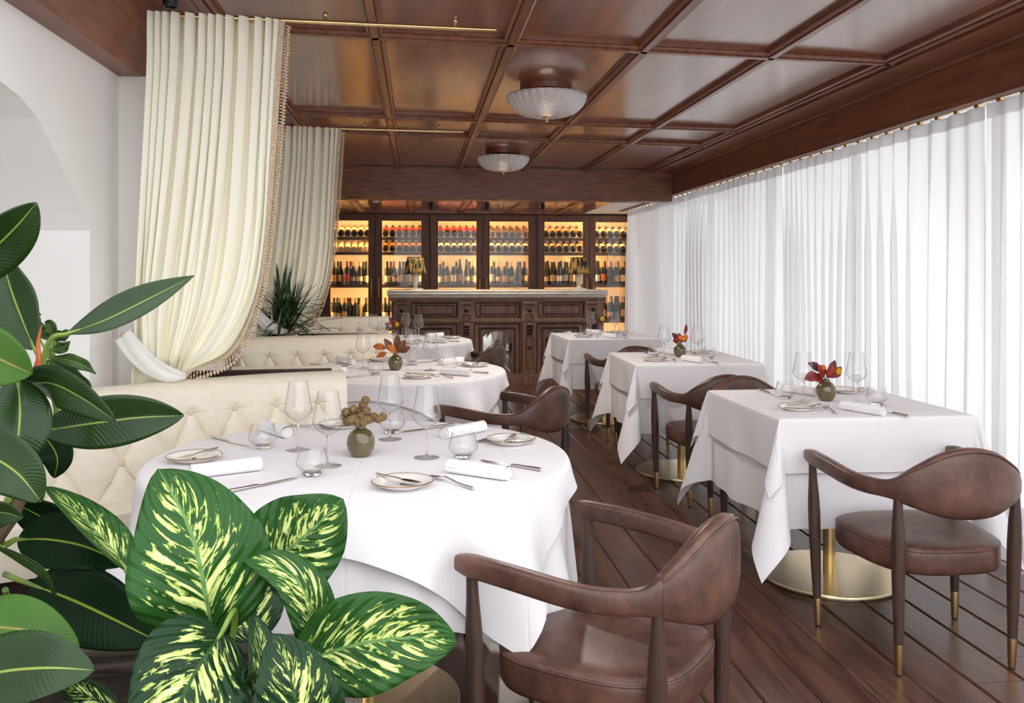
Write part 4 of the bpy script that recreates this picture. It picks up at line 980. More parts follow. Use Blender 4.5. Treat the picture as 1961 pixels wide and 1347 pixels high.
# ================================================================== BANQUETTES
def banquette(label, pts, H=0.915, seat_z=0.53, thick=0.10, tufted=True, seat=True, flip=False, nbtn=True, group='cream banquettes of the booths', seat_d=0.24):
    """pts run from the free right end toward the wall; the padded face looks at the camera unless flip"""
    c = [Vector(p) for p in pts]; org = c[0].copy()
    N_ = 320 if tufted else 100; path = catmull(c, N_)
    ln = [0.0]
    for i in range(1, N_): ln.append(ln[-1] + (path[i] - path[i - 1]).length)
    sg = -1 if flip else 1
    def nrm(i):
        t = (path[min(i + 1, N_ - 1)] - path[max(i - 1, 0)]).normalized()
        n = Vector((t.y, -t.x, 0)) if True else None
        if n.y > 0: n = -n
        return n * sg
    o = thing('banquette', label, 'banquette', (org.x, org.y, 0), 0, group)
    du, dz, zt = 0.172, 0.145, 0.80
    def puff(u, z):
        if not tufted: return 0.4
        q_ = (z - zt) / dz
        if z > zt: a = abs(math.sin(PI * (u / du + 0.35))) ** 0.22; k_ = sstep(zt, zt + 0.03, z); return a * (1 - k_) + k_ * (0.86 + 0.14 * a)
        a = u / du + 0.35 + q_ * 0.5; b = u / du + 0.35 - q_ * 0.5
        return (abs(math.sin(PI * a)) * abs(math.sin(PI * b))) ** 0.27
    prof = []
    nz = 90 if tufted else 20
    for k in range(nz): prof.append(('f', seat_z - 0.03 + (H - 0.045 - seat_z + 0.03) * k / (nz - 1)))
    for k in range(1, 9): prof.append(('r', k / 8))
    prof += [('b', 0.5), ('b', 0.06)]
    q = MB(); vs = []
    for i in range(N_):
        p, n = path[i] - org, nrm(i)
        for kd, v in prof:
            if kd == 'f':
                rec = 0.055 * (1 - (v - seat_z) / (H - seat_z))
                d = thick / 2 - 0.012 + rec + 0.032 * puff(ln[i], v); vs.append(p + n * d + Vector((0, 0, v)))
            elif kd == 'r':
                g = PI * v; d0 = thick / 2 - 0.012 + 0.032 * puff(ln[i], H - 0.03)
                d = math.cos(g) * (d0 if v < 0.5 else thick / 2); vs.append(p + n * d + Vector((0, 0, H - 0.045 + 0.045 * math.sin(g) ** 0.7)))
            else: vs.append(p - n * thick / 2 + Vector((0, 0, v)))
    m_ = len(prof)
    fs = [(i * m_ + k, (i + 1) * m_ + k, (i + 1) * m_ + k + 1, i * m_ + k + 1) for i in range(N_ - 1) for k in range(m_ - 1)]
    fs += [tuple(range(m_)), tuple((N_ - 1) * m_ + k for k in range(m_))]
    q.add(vs, fs); q.build('backrest', M['cream'], o, ang=50)
    if tufted and nbtn:
        for row in (0, 1):
            z = zt - row * dz; k = 1
            while True:
                u = (k - 0.35 + 0.5 * row) * du; k += 1
                if u > ln[-1] - 0.05: break
                if u < 0.03: continue
                i = min(range(N_), key=lambda j: abs(ln[j] - u)); p, n = path[i] - org, nrm(i)
                rec = 0.055 * (1 - (z - seat_z) / (H - seat_z)); b = MB(); cc = p + n * (thick / 2 - 0.004 + rec) + Vector((0, 0, z))
                R_ = n.to_track_quat('Z', 'Y').to_matrix(); b.lathe([(0.0001, -0.004), (0.012, -0.002), (0.0125, 0.003), (0.009, 0.008), (0.0001, 0.010)], 12, cc, R_, cap=False)
                b.build('button', M['button'], o)
    if seat:
        for nm, d0, d1, z0, z1, mt in (('seat', 0.05, seat_d, 0.36, seat_z, 'cream'), ('base', 0.0, seat_d - 0.03, 0.0, 0.36, 'darkwood')):
            q = MB(); pr_ = [(d0, z0), (d0, z1), (d1 - 0.03, z1), (d1 - 0.008, z1 - 0.012), (d1, z1 - 0.04), (d1, z0)] if nm == 'seat' else [(d0, z0), (d0, z1), (d1, z1), (d1, z0)]
            vs = []; idx = range(0, N_, 8)
            for i in idx:
                p, n = path[i] - org, nrm(i)
                for d, z in pr_: vs.append(p + n * d + Vector((0, 0, z)))
            m2 = len(pr_); L_ = len(list(idx))
            q.add(vs, [(i * m2 + k, (i + 1) * m2 + k, (i + 1) * m2 + (k + 1) % m2, i * m2 + (k + 1) % m2) for i in range(L_ - 1) for k in range(m2)] + [tuple(range(m2)), tuple((L_ - 1) * m2 + k for k in range(m2))])
            q.build(nm, M[mt], o, ang=35)
    return o
b1 = [W(-0.31, 3.56), W(-0.60, 3.44), W(-0.88, 3.24), W(-1.13, 3.02), W(-1.40, 2.86), W(-1.66, 2.76)]
banquette('cream button-tufted banquette behind the nearest round table, below the near drape', b1, seat_d=0.25)
b2 = [W(-0.185, 5.78), W(-0.55, 5.64), W(-0.85, 5.52), W(-1.12, 5.40)]
banquette('cream button-tufted banquette behind the middle round table, left of the wine glasses', b2)
b3 = [W(-0.275, 8.12), W(-0.6, 8.06), W(-0.9, 8.0), W(-1.15, 7.95)]
banquette('cream button-tufted banquette farthest away, before the leftmost wine cabinet', b3)
# benches whose backs stand behind the dividers (they face the other way)
for (a, b), nm in (((W(-0.335, 3.80), W(-0.80, 3.72)), 'nearest'), ((W(-0.255, 6.02), W(-0.78, 5.93)), 'middle')):
    banquette('cream bench back turned away, just behind the dark divider of the %s booth' % nm, [a, a.lerp(b, 0.33), a.lerp(b, 0.66), b], H=0.912, tufted=False, seat=True, flip=True, nbtn=False, group='cream benches facing away', seat_d=0.36)
for k, (x0, z0, x1, z1) in enumerate(((-0.37, 3.70, -0.98, 3.60), (-0.27, 5.92, -0.80, 5.83))):
    a, b = W(x0, z0), W(x1, z1); q = MB(); t_ = (b - a).normalized(); n = Vector((t_.y, -t_.x, 0))
    q.bar(Vector((a.x, a.y, 0.453)), Vector((b.x, b.y, 0.453)), 0.05, 0.906)
    o = q.build('booth_divider', M['darkwood'], None, smooth=False, bevel=0.004)
    tag(o, ['dark walnut divider panel directly behind the nearest banquette', 'dark walnut divider panel directly behind the middle banquette'][k], 'divider', 'dark booth dividers')

# ================================================================== TABLEWARE
Z1 = ZTAB + 0.0075
def glassware(name, prof_out, prof_in, foot=None, n=40):
    t = thing(name, None, 'glass')
    return t
wine = thing('wine_glass', None, 'wine glass')
q = MB(); q.lathe([(0.005, 0.092), (0.012, 0.098), (0.030, 0.112), (0.0435, 0.130), (0.0445, 0.136), (0.0425, 0.148), (0.036, 0.185), (0.0285, 0.232), (0.0280, 0.233), (0.0350, 0.185), (0.0412, 0.148), (0.0432, 0.136), (0.0420, 0.131), (0.029, 0.114), (0.012, 0.101), (0.0001, 0.0985)], 40, cap=False)
q.build('bowl', M['glass'], wine, ang=50)
q = MB(); q.lathe([(0.0001, 0.0995), (0.006, 0.096), (0.0040, 0.088), (0.0032, 0.07), (0.0032, 0.02), (0.005, 0.010), (0.0001, 0.004)], 14, cap=False); q.build('stem', M['glass_base'], wine)
q = MB(); q.lathe([(0.0001, 0.0), (0.0385, 0.0), (0.0390, 0.0012), (0.025, 0.0030), (0.010, 0.0065), (0.0001, 0.010)], 40, cap=False); q.build('foot', M['glass'], wine, ang=50)
wine.scale = (1, 1, 0.93)
tumb = thing('water_tumbler', None, 'tumbler'); tumb.scale = (1, 1, 0.88)
q = MB(); q.lathe([(0.0255, 0.004), (0.036, 0.020), (0.0445, 0.033), (0.0450, 0.036), (0.0415, 0.052), (0.0345, 0.085), (0.0338, 0.0855), (0.0400, 0.052), (0.0435, 0.037), (0.0430, 0.034), (0.034, 0.022), (0.024, 0.0135), (0.0001, 0.0125)], 40, cap=False)
q.build('wall', M['glass'], tumb, ang=50)
q = MB(); q.lathe([(0.0001, 0.0), (0.0235, 0.0), (0.0255, 0.003), (0.0245, 0.010), (0.0215, 0.0118), (0.0001, 0.0122)], 32, cap=False); q.build('base', M['glass_base'], tumb, ang=50)
plate = thing('bread_plate', None, 'plate')
q = MB(); q.lathe([(0.0001, 0.0), (0.048, 0.0), (0.050, 0.003), (0.068, 0.009), (0.0805, 0.0155), (0.0810, 0.0168), (0.0795, 0.0172), (0.066, 0.0118), (0.054, 0.0072), (0.048, 0.0055), (0.0001, 0.0052)], 56, cap=False); q.build('dish', M['porcelain'], plate, ang=50)
q = MB(); q.lathe([(0.0803, 0.0152), (0.0817, 0.0166), (0.0803, 0.0180), (0.0792, 0.0174)], 56, cap=False); q.build('gold_rim', M['goldrim'], plate)
q = MB()
for pts in ([(-.006, -.006), (-.006, .006)], [(-.006, .006), (.001, .006), (.003, .003), (.001, .0005), (-.006, .0)], [(-.001, .0), (.004, -.006)], [(.003, -.002), (.007, -.001), (.008, -.005), (.011, -.006)]):
    q.tube([(x, y, 0.0056) for x, y in pts], 0.0008, 5)
q.build('emblem', M['emblem'], plate)
def napkin_fn(a, b):
    g = 2 * PI * b; f = 0.0205 + 0.0012 * math.sin(3 * g + 2 * a)
    x = -0.094 + 0.188 * a
    return (x, f * 1.12 * math.cos(g), 0.0190 + f * 0.92 * math.sin(g))
nap = thing('rolled_napkin', None, 'napkin')
q = MB(); q.grid(napkin_fn, 12, 28, cv=True); q.build('roll', M['napkin'], nap)
q = MB()
for sx in (-1, 1):   # the spiral of folded layers at both ends
    pts = []
    for i in range(60):
        g = i * 0.30; r_ = 0.0035 + 0.0150 * i / 59; pts.append((sx * (0.0935 + 0.001), r_ * 1.1 * math.cos(g), 0.0175 + r_ * 0.92 * math.sin(g)))
    q.tube(pts, 0.0017, 5)
    q.add([(sx * 0.0928, 0, 0.0175)] + [(sx * 0.0928, 0.0195 * 1.1 * math.cos(2 * PI * k / 24), 0.0175 + 0.0178 * math.sin(2 * PI * k / 24)) for k in range(24)], [(0, 1 + k, 1 + (k + 1) % 24) for k in range(24)])
q.add([(-0.094, -0.0240, 0.010), (0.094, -0.0240, 0.010), (0.094, -0.0250, 0.018), (-0.094, -0.0250, 0.018)], [(0, 1, 2, 3)])
q.build('folded_ends', M['napkin'], nap)
def flat_strip(q, tab, th=0.0022, zf=lambda x: 0.0):
    """tab rows (x, half width, centre y); a thin solid blade lying flat"""
    vs = []
    for x, w_, y in tab:
        z = zf(x)
        for s_, h in ((-1, 0), (1, 0), (1, th), (-1, th)): vs.append((x, y + s_ * w_, z + h))
    n_ = len(tab)
    q.add(vs, [(i * 4 + k, i * 4 + (k + 1) % 4, (i + 1) * 4 + (k + 1) % 4, (i + 1) * 4 + k) for i in range(n_ - 1) for k in range(4)] + [(0, 1, 2, 3), (4 * n_ - 4, 4 * n_ - 3, 4 * n_ - 2, 4 * n_ - 1)])
knife = thing('table_knife', None, 'knife')
q = MB(); flat_strip(q, [(-0.112, 0.001, 0.004), (-0.105, 0.004, 0.002), (-0.09, 0.0075, 0), (-0.03, 0.0085, 0), (0.0, 0.007, 0), (0.008, 0.004, 0)], 0.0018); q.build('blade', M['steel'], knife)
q = MB(); q.tube([(0.006, 0, 0.003), (0.02, 0, 0.004), (0.06, 0, 0.0045), (0.10, 0, 0.005), (0.112, 0, 0.005)], [0.003, 0.004, 0.0042, 0.005, 0.0045], 10); q.build('handle', M['steel'], knife)
fork = thing('table_fork', None, 'fork')
zf = lambda x: 0.002 + 0.010 * math.exp(-((x + 0.02) / 0.03) ** 2)
q = MB()
for k in range(4): flat_strip(q, [(-0.098 + 0.0 * k, 0.0007, -0.009 + 0.006 * k), (-0.085, 0.0016, -0.009 + 0.006 * k), (-0.048, 0.0019, -0.0088 + 0.00587 * k)], 0.0016, zf)
flat_strip(q, [(-0.049, 0.0112, 0), (-0.038, 0.0105, 0), (-0.028, 0.006, 0), (-0.018, 0.003, 0)], 0.0018, zf); q.build('tines', M['steel'], fork)
q = MB(); q.tube([(-0.02, 0, 0.013), (0.0, 0, 0.0105), (0.03, 0, 0.006), (0.07, 0, 0.004), (0.10, 0, 0.0042)], [0.0026, 0.0024, 0.0028, 0.0036, 0.0042], 10); q.build('handle', M['steel'], fork)
spr = thing('butter_spreader', None, 'butter knife')
q = MB(); flat_strip(q, [(-0.080, 0.002, 0), (-0.074, 0.0075, 0), (-0.05, 0.0105, 0), (-0.025, 0.009, 0), (-0.012, 0.004, 0)], 0.0018); q.build('blade', M['steel'], spr)
q = MB(); q.tube([(-0.014, 0, 0.001), (0.0, 0, 0.002), (0.04, 0, 0.0015), (0.078, 0, 0.001)], [0.002, 0.0028, 0.0030, 0.0040], 10); q.build('handle', M['steel'], spr)
vase = thing('bud_vase', None, 'vase')
VP = [(0.0001, 0.0), (0.026, 0.0), (0.030, 0.004), (0.040, 0.022), (0.0435, 0.040), (0.041, 0.058), (0.030, 0.075), (0.018, 0.082), (0.0145, 0.086), (0.0155, 0.091), (0.0130, 0.0915), (0.0120, 0.086), (0.0001, 0.07)]
q = MB(); q.lathe(VP, 36, cap=False); q.build('body', M['vase'], vase, ang=60)
gv = thing('glass_vase', None, 'vase')
q = MB(); q.lathe([(0.0001, 0.0), (0.026, 0.0), (0.027, 0.004), (0.027, 0.085), (0.0255, 0.085), (0.0255, 0.008), (0.0001, 0.007)], 30, cap=False); q.build('body', M['glass'], gv, ang=50)
q = MB(); q.lathe([(0.0001, 0.0085), (0.0245, 0.0085), (0.0245, 0.045), (0.0001, 0.0455)], 24, cap=False); q.build('water', M['glass'], gv, ang=50)

def small_leaf(q, base, tip, wd, up=Vector((0, 0, 1)), curl=0.15, m=0, fold=0.35):
    base, tip = Vector(base), Vector(tip); t = tip - base; L_ = t.length; tn = t.normalized()
    sd = tn.cross(up); sd = sd.normalized() if sd.length > 1e-3 else Vector((1, 0, 0)); n = sd.cross(tn).normalized()
    def fn(a, b):
        s_ = b * 2 - 1; ww = wd * math.sin(PI * min(1, a * 0.97 + 0.02)) ** 0.75 * (1 - 0.25 * a)
        return base + t * a + n * (curl * L_ * math.sin(PI * a) + fold * abs(s_) * ww) + sd * (s_ * ww)
    q.grid(fn, 9, 5, m=m)
def bouquet_pods(label, loc):
    t = thing('dried_flower_bunch', label, 'dried flowers', loc, 0, None); r = random.Random(5)
    spots = [(-0.052, 0.010, 0.118), (-0.040, -0.012, 0.105), (-0.030, 0.014, 0.128), (-0.018, -0.016, 0.116), (-0.006, 0.012, 0.134), (0.004, -0.014, 0.122), (0.016, 0.004, 0.128), (0.022, -0.016, 0.112), (0.040, 0.0, 0.118), (0.054, -0.008, 0.112), (0.066, 0.006, 0.116), (-0.044, 0.0, 0.134), (-0.022, 0.0, 0.142), (0.006, 0.008, 0.152), (0.014, 0.004, 0.168), (0.018, -0.010, 0.138), (-0.008, -0.022, 0.104), (0.008, -0.024, 0.106), (-0.030, -0.024, 0.112)]
    st = MB()
    for x, y, z in spots:
        st.tube([(0, 0, 0.074), (x * 0.15, y * 0.15, 0.092), (x * 0.9, y * 0.9, z - 0.006)], 0.0011, 5)
    st.build('stems', M['bark'], t)
    for x, y, z in spots:
        b = MB(); R0 = 0.0125
        b.ball((x, y, z), R0 * 0.82, 10)
        for k in range(34):   # papery cups all over the pod
            g = k * 2.39996; zz = 1 - 2 * (k + 0.5) / 34; rr = math.sqrt(1 - zz * zz); n = Vector((rr * math.cos(g), rr * math.sin(g), zz))
            c = Vector((x, y, z)) + n * R0 * 0.72; Rm = n.to_track_quat('Z', 'Y').to_matrix()
            b.lathe([(0.0006, 0.0), (0.0019, 0.0024), (0.0034, 0.0042), (0.0026, 0.0040), (0.0010, 0.0026)], 6, c, Rm, cap=False)
        b.build('seed_head', M['pod'], t)
    return t
def bouquet_leaves(label, loc, leaves, balls, extra=None):
    t = thing('dried_leaf_bunch', label, 'dried flowers', loc, 0, None); st = MB()
    for (x, y, z), wd, mt, dr in leaves:
        tip = Vector((x, y, z)); d = Vector(dr); st.tube([(0, 0, 0.074), (x * 0.2, y * 0.2, 0.098), tuple(tip)], 0.0011, 5)
        q = MB(); small_leaf(q, tip, tip + d, wd, Vector((0.2, -1, 0.35)), 0.08); q.build('leaf', M[mt], t, solid=0.0006)
    for (x, y, z), r_, mt in balls:
        st.tube([(0, 0, 0.074), (x * 0.2, y * 0.2, 0.095), (x, y, z)], 0.0011, 5)
        q = MB(); q.ball((x, y, z), r_, 12); q.build('flower_head', M[mt], t)
    st.build('stems', M['bark'], t); return t

# place settings read off the nearest tables, then repeated on the others
rc, scn = rd_c[0], sq_c[0]
def loc_on(px, py, base): p = P(px, py, Z1); return Vector((p.x - base.x, p.y - base.y, 0))
def seg(a, b, base):
    p, q_ = loc_on(*a, base), loc_on(*b, base); return (p + q_) / 2, math.atan2(q_.y - p.y, q_.x - p.x)
round_glass = [((571, 862), 'leftmost'), ((628, 893), 'second from left'), ((747, 842), 'third from left'), ((817, 877), 'rightmost')]
round_tumb = [((503, 858), 'leftmost'), ((598, 910), 'in front of the leaf-side napkin'), ((751, 829), 'behind the flower vase'), ((887, 877), 'rightmost')]
round_plate = [((771, 932), 'at the camera side'), ((978, 849), 'at the armchair side'), ((372, 882), 'at the banquette side'), ((655, 818), 'behind the flower vase')]
round_nap = [((850, 903), (986, 922), 'at the camera side'), ((838, 843), (935, 824), 'at the armchair side'), ((362, 917), (500, 900), 'at the banquette side'), ((500, 823), (556, 841), 'at the wall side')]
round_knife = [((923, 883), (1031, 902), 'at the camera side'), ((778, 827), (862, 816), 'at the armchair side'), ((552, 919), (445, 943), 'at the banquette side'), ((470, 853), (410, 840), 'at the wall side')]
round_fork = [((812, 910), (914, 941), 'at the camera side'), ((925, 846), (988, 836), 'at the armchair side'), ((432, 890), (375, 912), 'at the banquette side'), ((622, 822), (576, 818), 'at the wall side')]
for i, c in enumerate(rd_c):
    T_ = 'on the %s round table' % names[i]
    def put(p): return Vector((c.x + p.x, c.y + p.y, Z1))
    sh_ = lambda k, kind: 0 if i == 0 else (Vector((0.012 * math.sin(7 * k + i), 0.012 * math.cos(5 * k + 2 * i), 0)))
    for k, (px, nm) in enumerate(round_glass):
        if i == 1 and k == 1: continue
        nm2 = nm if i != 1 else {'leftmost': 'leftmost', 'third from left': 'middle', 'rightmost': 'rightmost'}[nm]
        p = loc_on(*px, rc); p = p if i == 0 else p + sh_(k, 0)
        inst(wine, put(p), 0.3 * k, 'tall empty wine glass %s, %s of its glasses' % (T_, nm2), 'wine glasses on the round tables')
    for k, (px, nm) in enumerate(round_tumb):
        p = loc_on(*px, rc); p = p if i == 0 else p + sh_(k, 1)
        inst(tumb, put(p), 0.2 * k, 'short clear water tumbler %s, %s' % (T_, nm), 'tumblers on the round tables')
    for k, (px, nm) in enumerate(round_plate):
        p = loc_on(*px, rc)
        inst(plate, put(p), [0.1, 1.4, -1.2, 2.8][k], 'small gold-rimmed bread plate %s, %s' % (T_, nm), 'bread plates on the round tables')
        g = [math.radians(160), math.radians(250), math.radians(60), math.radians(20)][k]
        if k == 0:
            _, g = seg((840, 925), (753, 908), rc)
        lp = put(p + Vector((0.018 * math.cos(g), 0.018 * math.sin(g), 0))); lp.z += 0.0175
        inst(spr, lp, g, 'butter spreader across the bread plate %s, %s' % (T_, nm), 'butter spreaders on the round tables')
    for lst, pr_, nm_, gr in ((round_nap, nap, 'rolled white napkin', 'rolled napkins on the round tables'), (round_knife, knife, 'table knife lying', 'knives on the round tables'), (round_fork, fork, 'table fork lying', 'forks on the round tables')):
        for k, (a, b, nm) in enumerate(lst):
            p, g = seg(a, b, rc)
            inst(pr_, put(p), g, '%s %s, %s' % (nm_, T_, nm), gr)
    vp = put(loc_on(691, 873, rc))
    if i < 2: inst(vase, vp, 0, 'round olive glazed bud vase %s' % T_, 'olive bud vases')
    if i == 0: bouquet_pods('bunch of brown dried seed pods in the vase on the nearest round table', vp)
    if i == 1:
        bouquet_leaves('bunch of brown and orange leaves in the vase on the middle round table', vp,
            [((-0.055, 0, 0.125), 0.024, 'dleaf_orange', (-0.075, 0, 0.012)), ((-0.05, -0.01, 0.10), 0.018, 'dleaf_orange', (-0.06, 0, -0.025)), ((-0.02, 0, 0.105), 0.024, 'dleaf_brown', (-0.045, 0.01, 0.075)), ((0.0, -0.01, 0.098), 0.022, 'dleaf_orange', (-0.045, -0.01, 0.05)),
             ((0.005, 0, 0.11), 0.024, 'dleaf_brown', (0.006, 0.0, 0.10)), ((0.02, 0.01, 0.105), 0.024, 'dleaf_brown', (0.035, 0.0, 0.07)), ((0.03, 0.0, 0.10), 0.022, 'dleaf_brown', (0.055, 0.0, 0.035)), ((0.012, -0.012, 0.10), 0.020, 'dleaf_brown', (0.03, -0.01, 0.055))], [])
    if i == 2:
        inst(gv, vp, 0, 'small straight glass vase %s' % T_, 'straight glass vases')
        bouquet_leaves('dark red flowers with one yellow bloom on the farthest round table', vp,
            [((-0.05, 0, 0.11), 0.026, 'dleaf_purple', (-0.04, 0, 0.03)), ((-0.02, 0, 0.12), 0.026, 'dleaf_red', (-0.01, 0, 0.05)), ((0.03, 0, 0.11), 0.028, 'dleaf_purple', (0.05, 0, 0.03)), ((0.02, 0.01, 0.10), 0.026, 'dleaf_brown', (0.06, 0, 0.015)), ((-0.03, 0, 0.09), 0.024, 'dleaf_purple', (-0.06, 0, 0.01))], [((0.008, -0.015, 0.13), 0.020, 'yellow'), ((-0.012, 0.0, 0.145), 0.018, 'dleaf_red')])
sq_glass = [((1538, 769), 'left'), ((1640, 772), 'right')]
sq_tumb = [((1504, 763), 'left'), ((1679, 775), 'right')]
sq_plate = [((1530, 785), 'nearer'), ((1622, 752), 'farther')]
sq_nap = [((1620, 785), (1688, 796), 'nearer'), ((1508, 751), (1556, 758), 'farther')]
sq_knife = [((1690, 786), (1728, 796), 'nearer'), ((1489, 758), (1460, 750), 'farther')]
sq_fork = [((1573, 776), (1607, 796), 'nearer'), ((1600, 752), (1570, 745), 'farther')]
for i, c in enumerate(sq_c):
    T_ = 'on the %s square table' % names[i]
    Rm = Matrix.Rotation(rots[i], 3, 'Z')
    def put(p): v = Rm @ p; return Vector((c.x + v.x, c.y + v.y, Z1))
    for k, (px, nm) in enumerate(sq_glass): inst(wine, put(loc_on(*px, scn)), 0.4 * k, 'tall empty wine glass %s, %s one of two' % (T_, nm), 'wine glasses on the square tables')
    for k, (px, nm) in enumerate(sq_tumb): inst(tumb, put(loc_on(*px, scn)), 0.4 * k, 'short clear water tumbler %s, %s one of two' % (T_, nm), 'tumblers on the square tables')
    for k, (px, nm) in enumerate(sq_plate):
        p = loc_on(*px, scn); inst(plate, put(p), 0.3 + 3 * k, 'small bread plate %s, %s one of two' % (T_, nm), 'bread plates on the square tables')
        lp = put(p + Vector((0.03, 0.01, 0))); lp.z += 0.0175; inst(spr, lp, PI + 0.1 if k == 0 else 0.3, 'butter spreader on the %s bread plate %s' % (nm, T_), 'butter spreaders on the square tables')
    for lst, pr_, nm_, gr in ((sq_nap, nap, 'rolled white napkin', 'rolled napkins on the square tables'), (sq_knife, knife, 'table knife lying', 'knives on the square tables'), (sq_fork, fork, 'table fork lying', 'forks on the square tables')):
        for k, (a, b, nm) in enumerate(lst):
            p, g = seg(a, b, scn); inst(pr_, put(p), g + rots[i], '%s %s, %s one of two' % (nm_, T_, nm), gr)
    vp = put(loc_on(1582, 767, scn))
    if i < 2: inst(vase, vp, 0, 'round olive glazed bud vase %s' % T_, 'olive bud vases')
    else: inst(gv, vp, 0, 'small straight glass vase %s' % T_, 'straight glass vases')
    if i == 0:
        bouquet_leaves('red leaves and one yellow ball flower in the vase on the nearest square table', vp,
            [((-0.045, -0.01, 0.115), 0.026, 'dleaf_red', (-0.06, 0, -0.02)), ((-0.03, 0, 0.13), 0.022, 'dleaf_purple', (-0.055, 0, 0.035)), ((-0.02, -0.01, 0.10), 0.026, 'dleaf_red', (-0.03, -0.01, 0.06)), ((0.0, -0.01, 0.10), 0.026, 'dleaf_red', (0.015, -0.01, 0.065)), ((0.02, 0, 0.10), 0.024, 'dleaf_red', (0.05, 0, 0.045)), ((-0.01, 0.01, 0.09), 0.024, 'dleaf_red', (-0.055, 0, 0.01)), ((0.025, 0.01, 0.13), 0.016, 'dleaf_brown', (0.02, 0, 0.045)), ((0.012, 0, 0.14), 0.014, 'dleaf_purple', (0.03, 0, 0.03))],
            [((0.05, -0.012, 0.128), 0.0155, 'yellow'), ((-0.02, -0.015, 0.145), 0.012, 'orangefl')])
    if i == 1:
        bouquet_leaves('small orange and red flowers with one tall red leaf on the middle square table', vp,
            [((0.03, 0, 0.15), 0.014, 'dleaf_red', (0.012, 0, 0.07)), ((-0.02, 0, 0.11), 0.024, 'dleaf_purple', (-0.035, 0, 0.05)), ((-0.01, 0, 0.10), 0.024, 'dleaf_red', (-0.04, 0, 0.01)), ((0.01, 0, 0.10), 0.024, 'dleaf_red', (0.03, 0, 0.04)), ((0.0, 0, 0.10), 0.022, 'dleaf_brown', (-0.01, 0, 0.06))],
            [((0.0, -0.015, 0.128), 0.020, 'orangefl'), ((0.035, -0.01, 0.132), 0.017, 'orangefl'), ((0.018, -0.018, 0.12), 0.014, 'yellow'), ((-0.025, -0.01, 0.118), 0.016, 'dleaf_red')])
    if i == 2:
        bouquet_leaves('yellow ball flower and thin sprigs in the glass vase on the farthest square table', vp,
            [((0.05, 0, 0.13), 0.012, 'dleaf_brown', (0.07, 0, 0.04)), ((-0.04, 0, 0.12), 0.016, 'dleaf_brown', (-0.045, 0, 0.035)), ((-0.03, 0, 0.13), 0.014, 'grassy', (-0.02, 0, 0.05))], [((0.0, -0.01, 0.145), 0.022, 'yellow')])
for pr_ in (wine, tumb, plate, nap, knife, fork, spr, vase, gv): assert pr_.name in USED

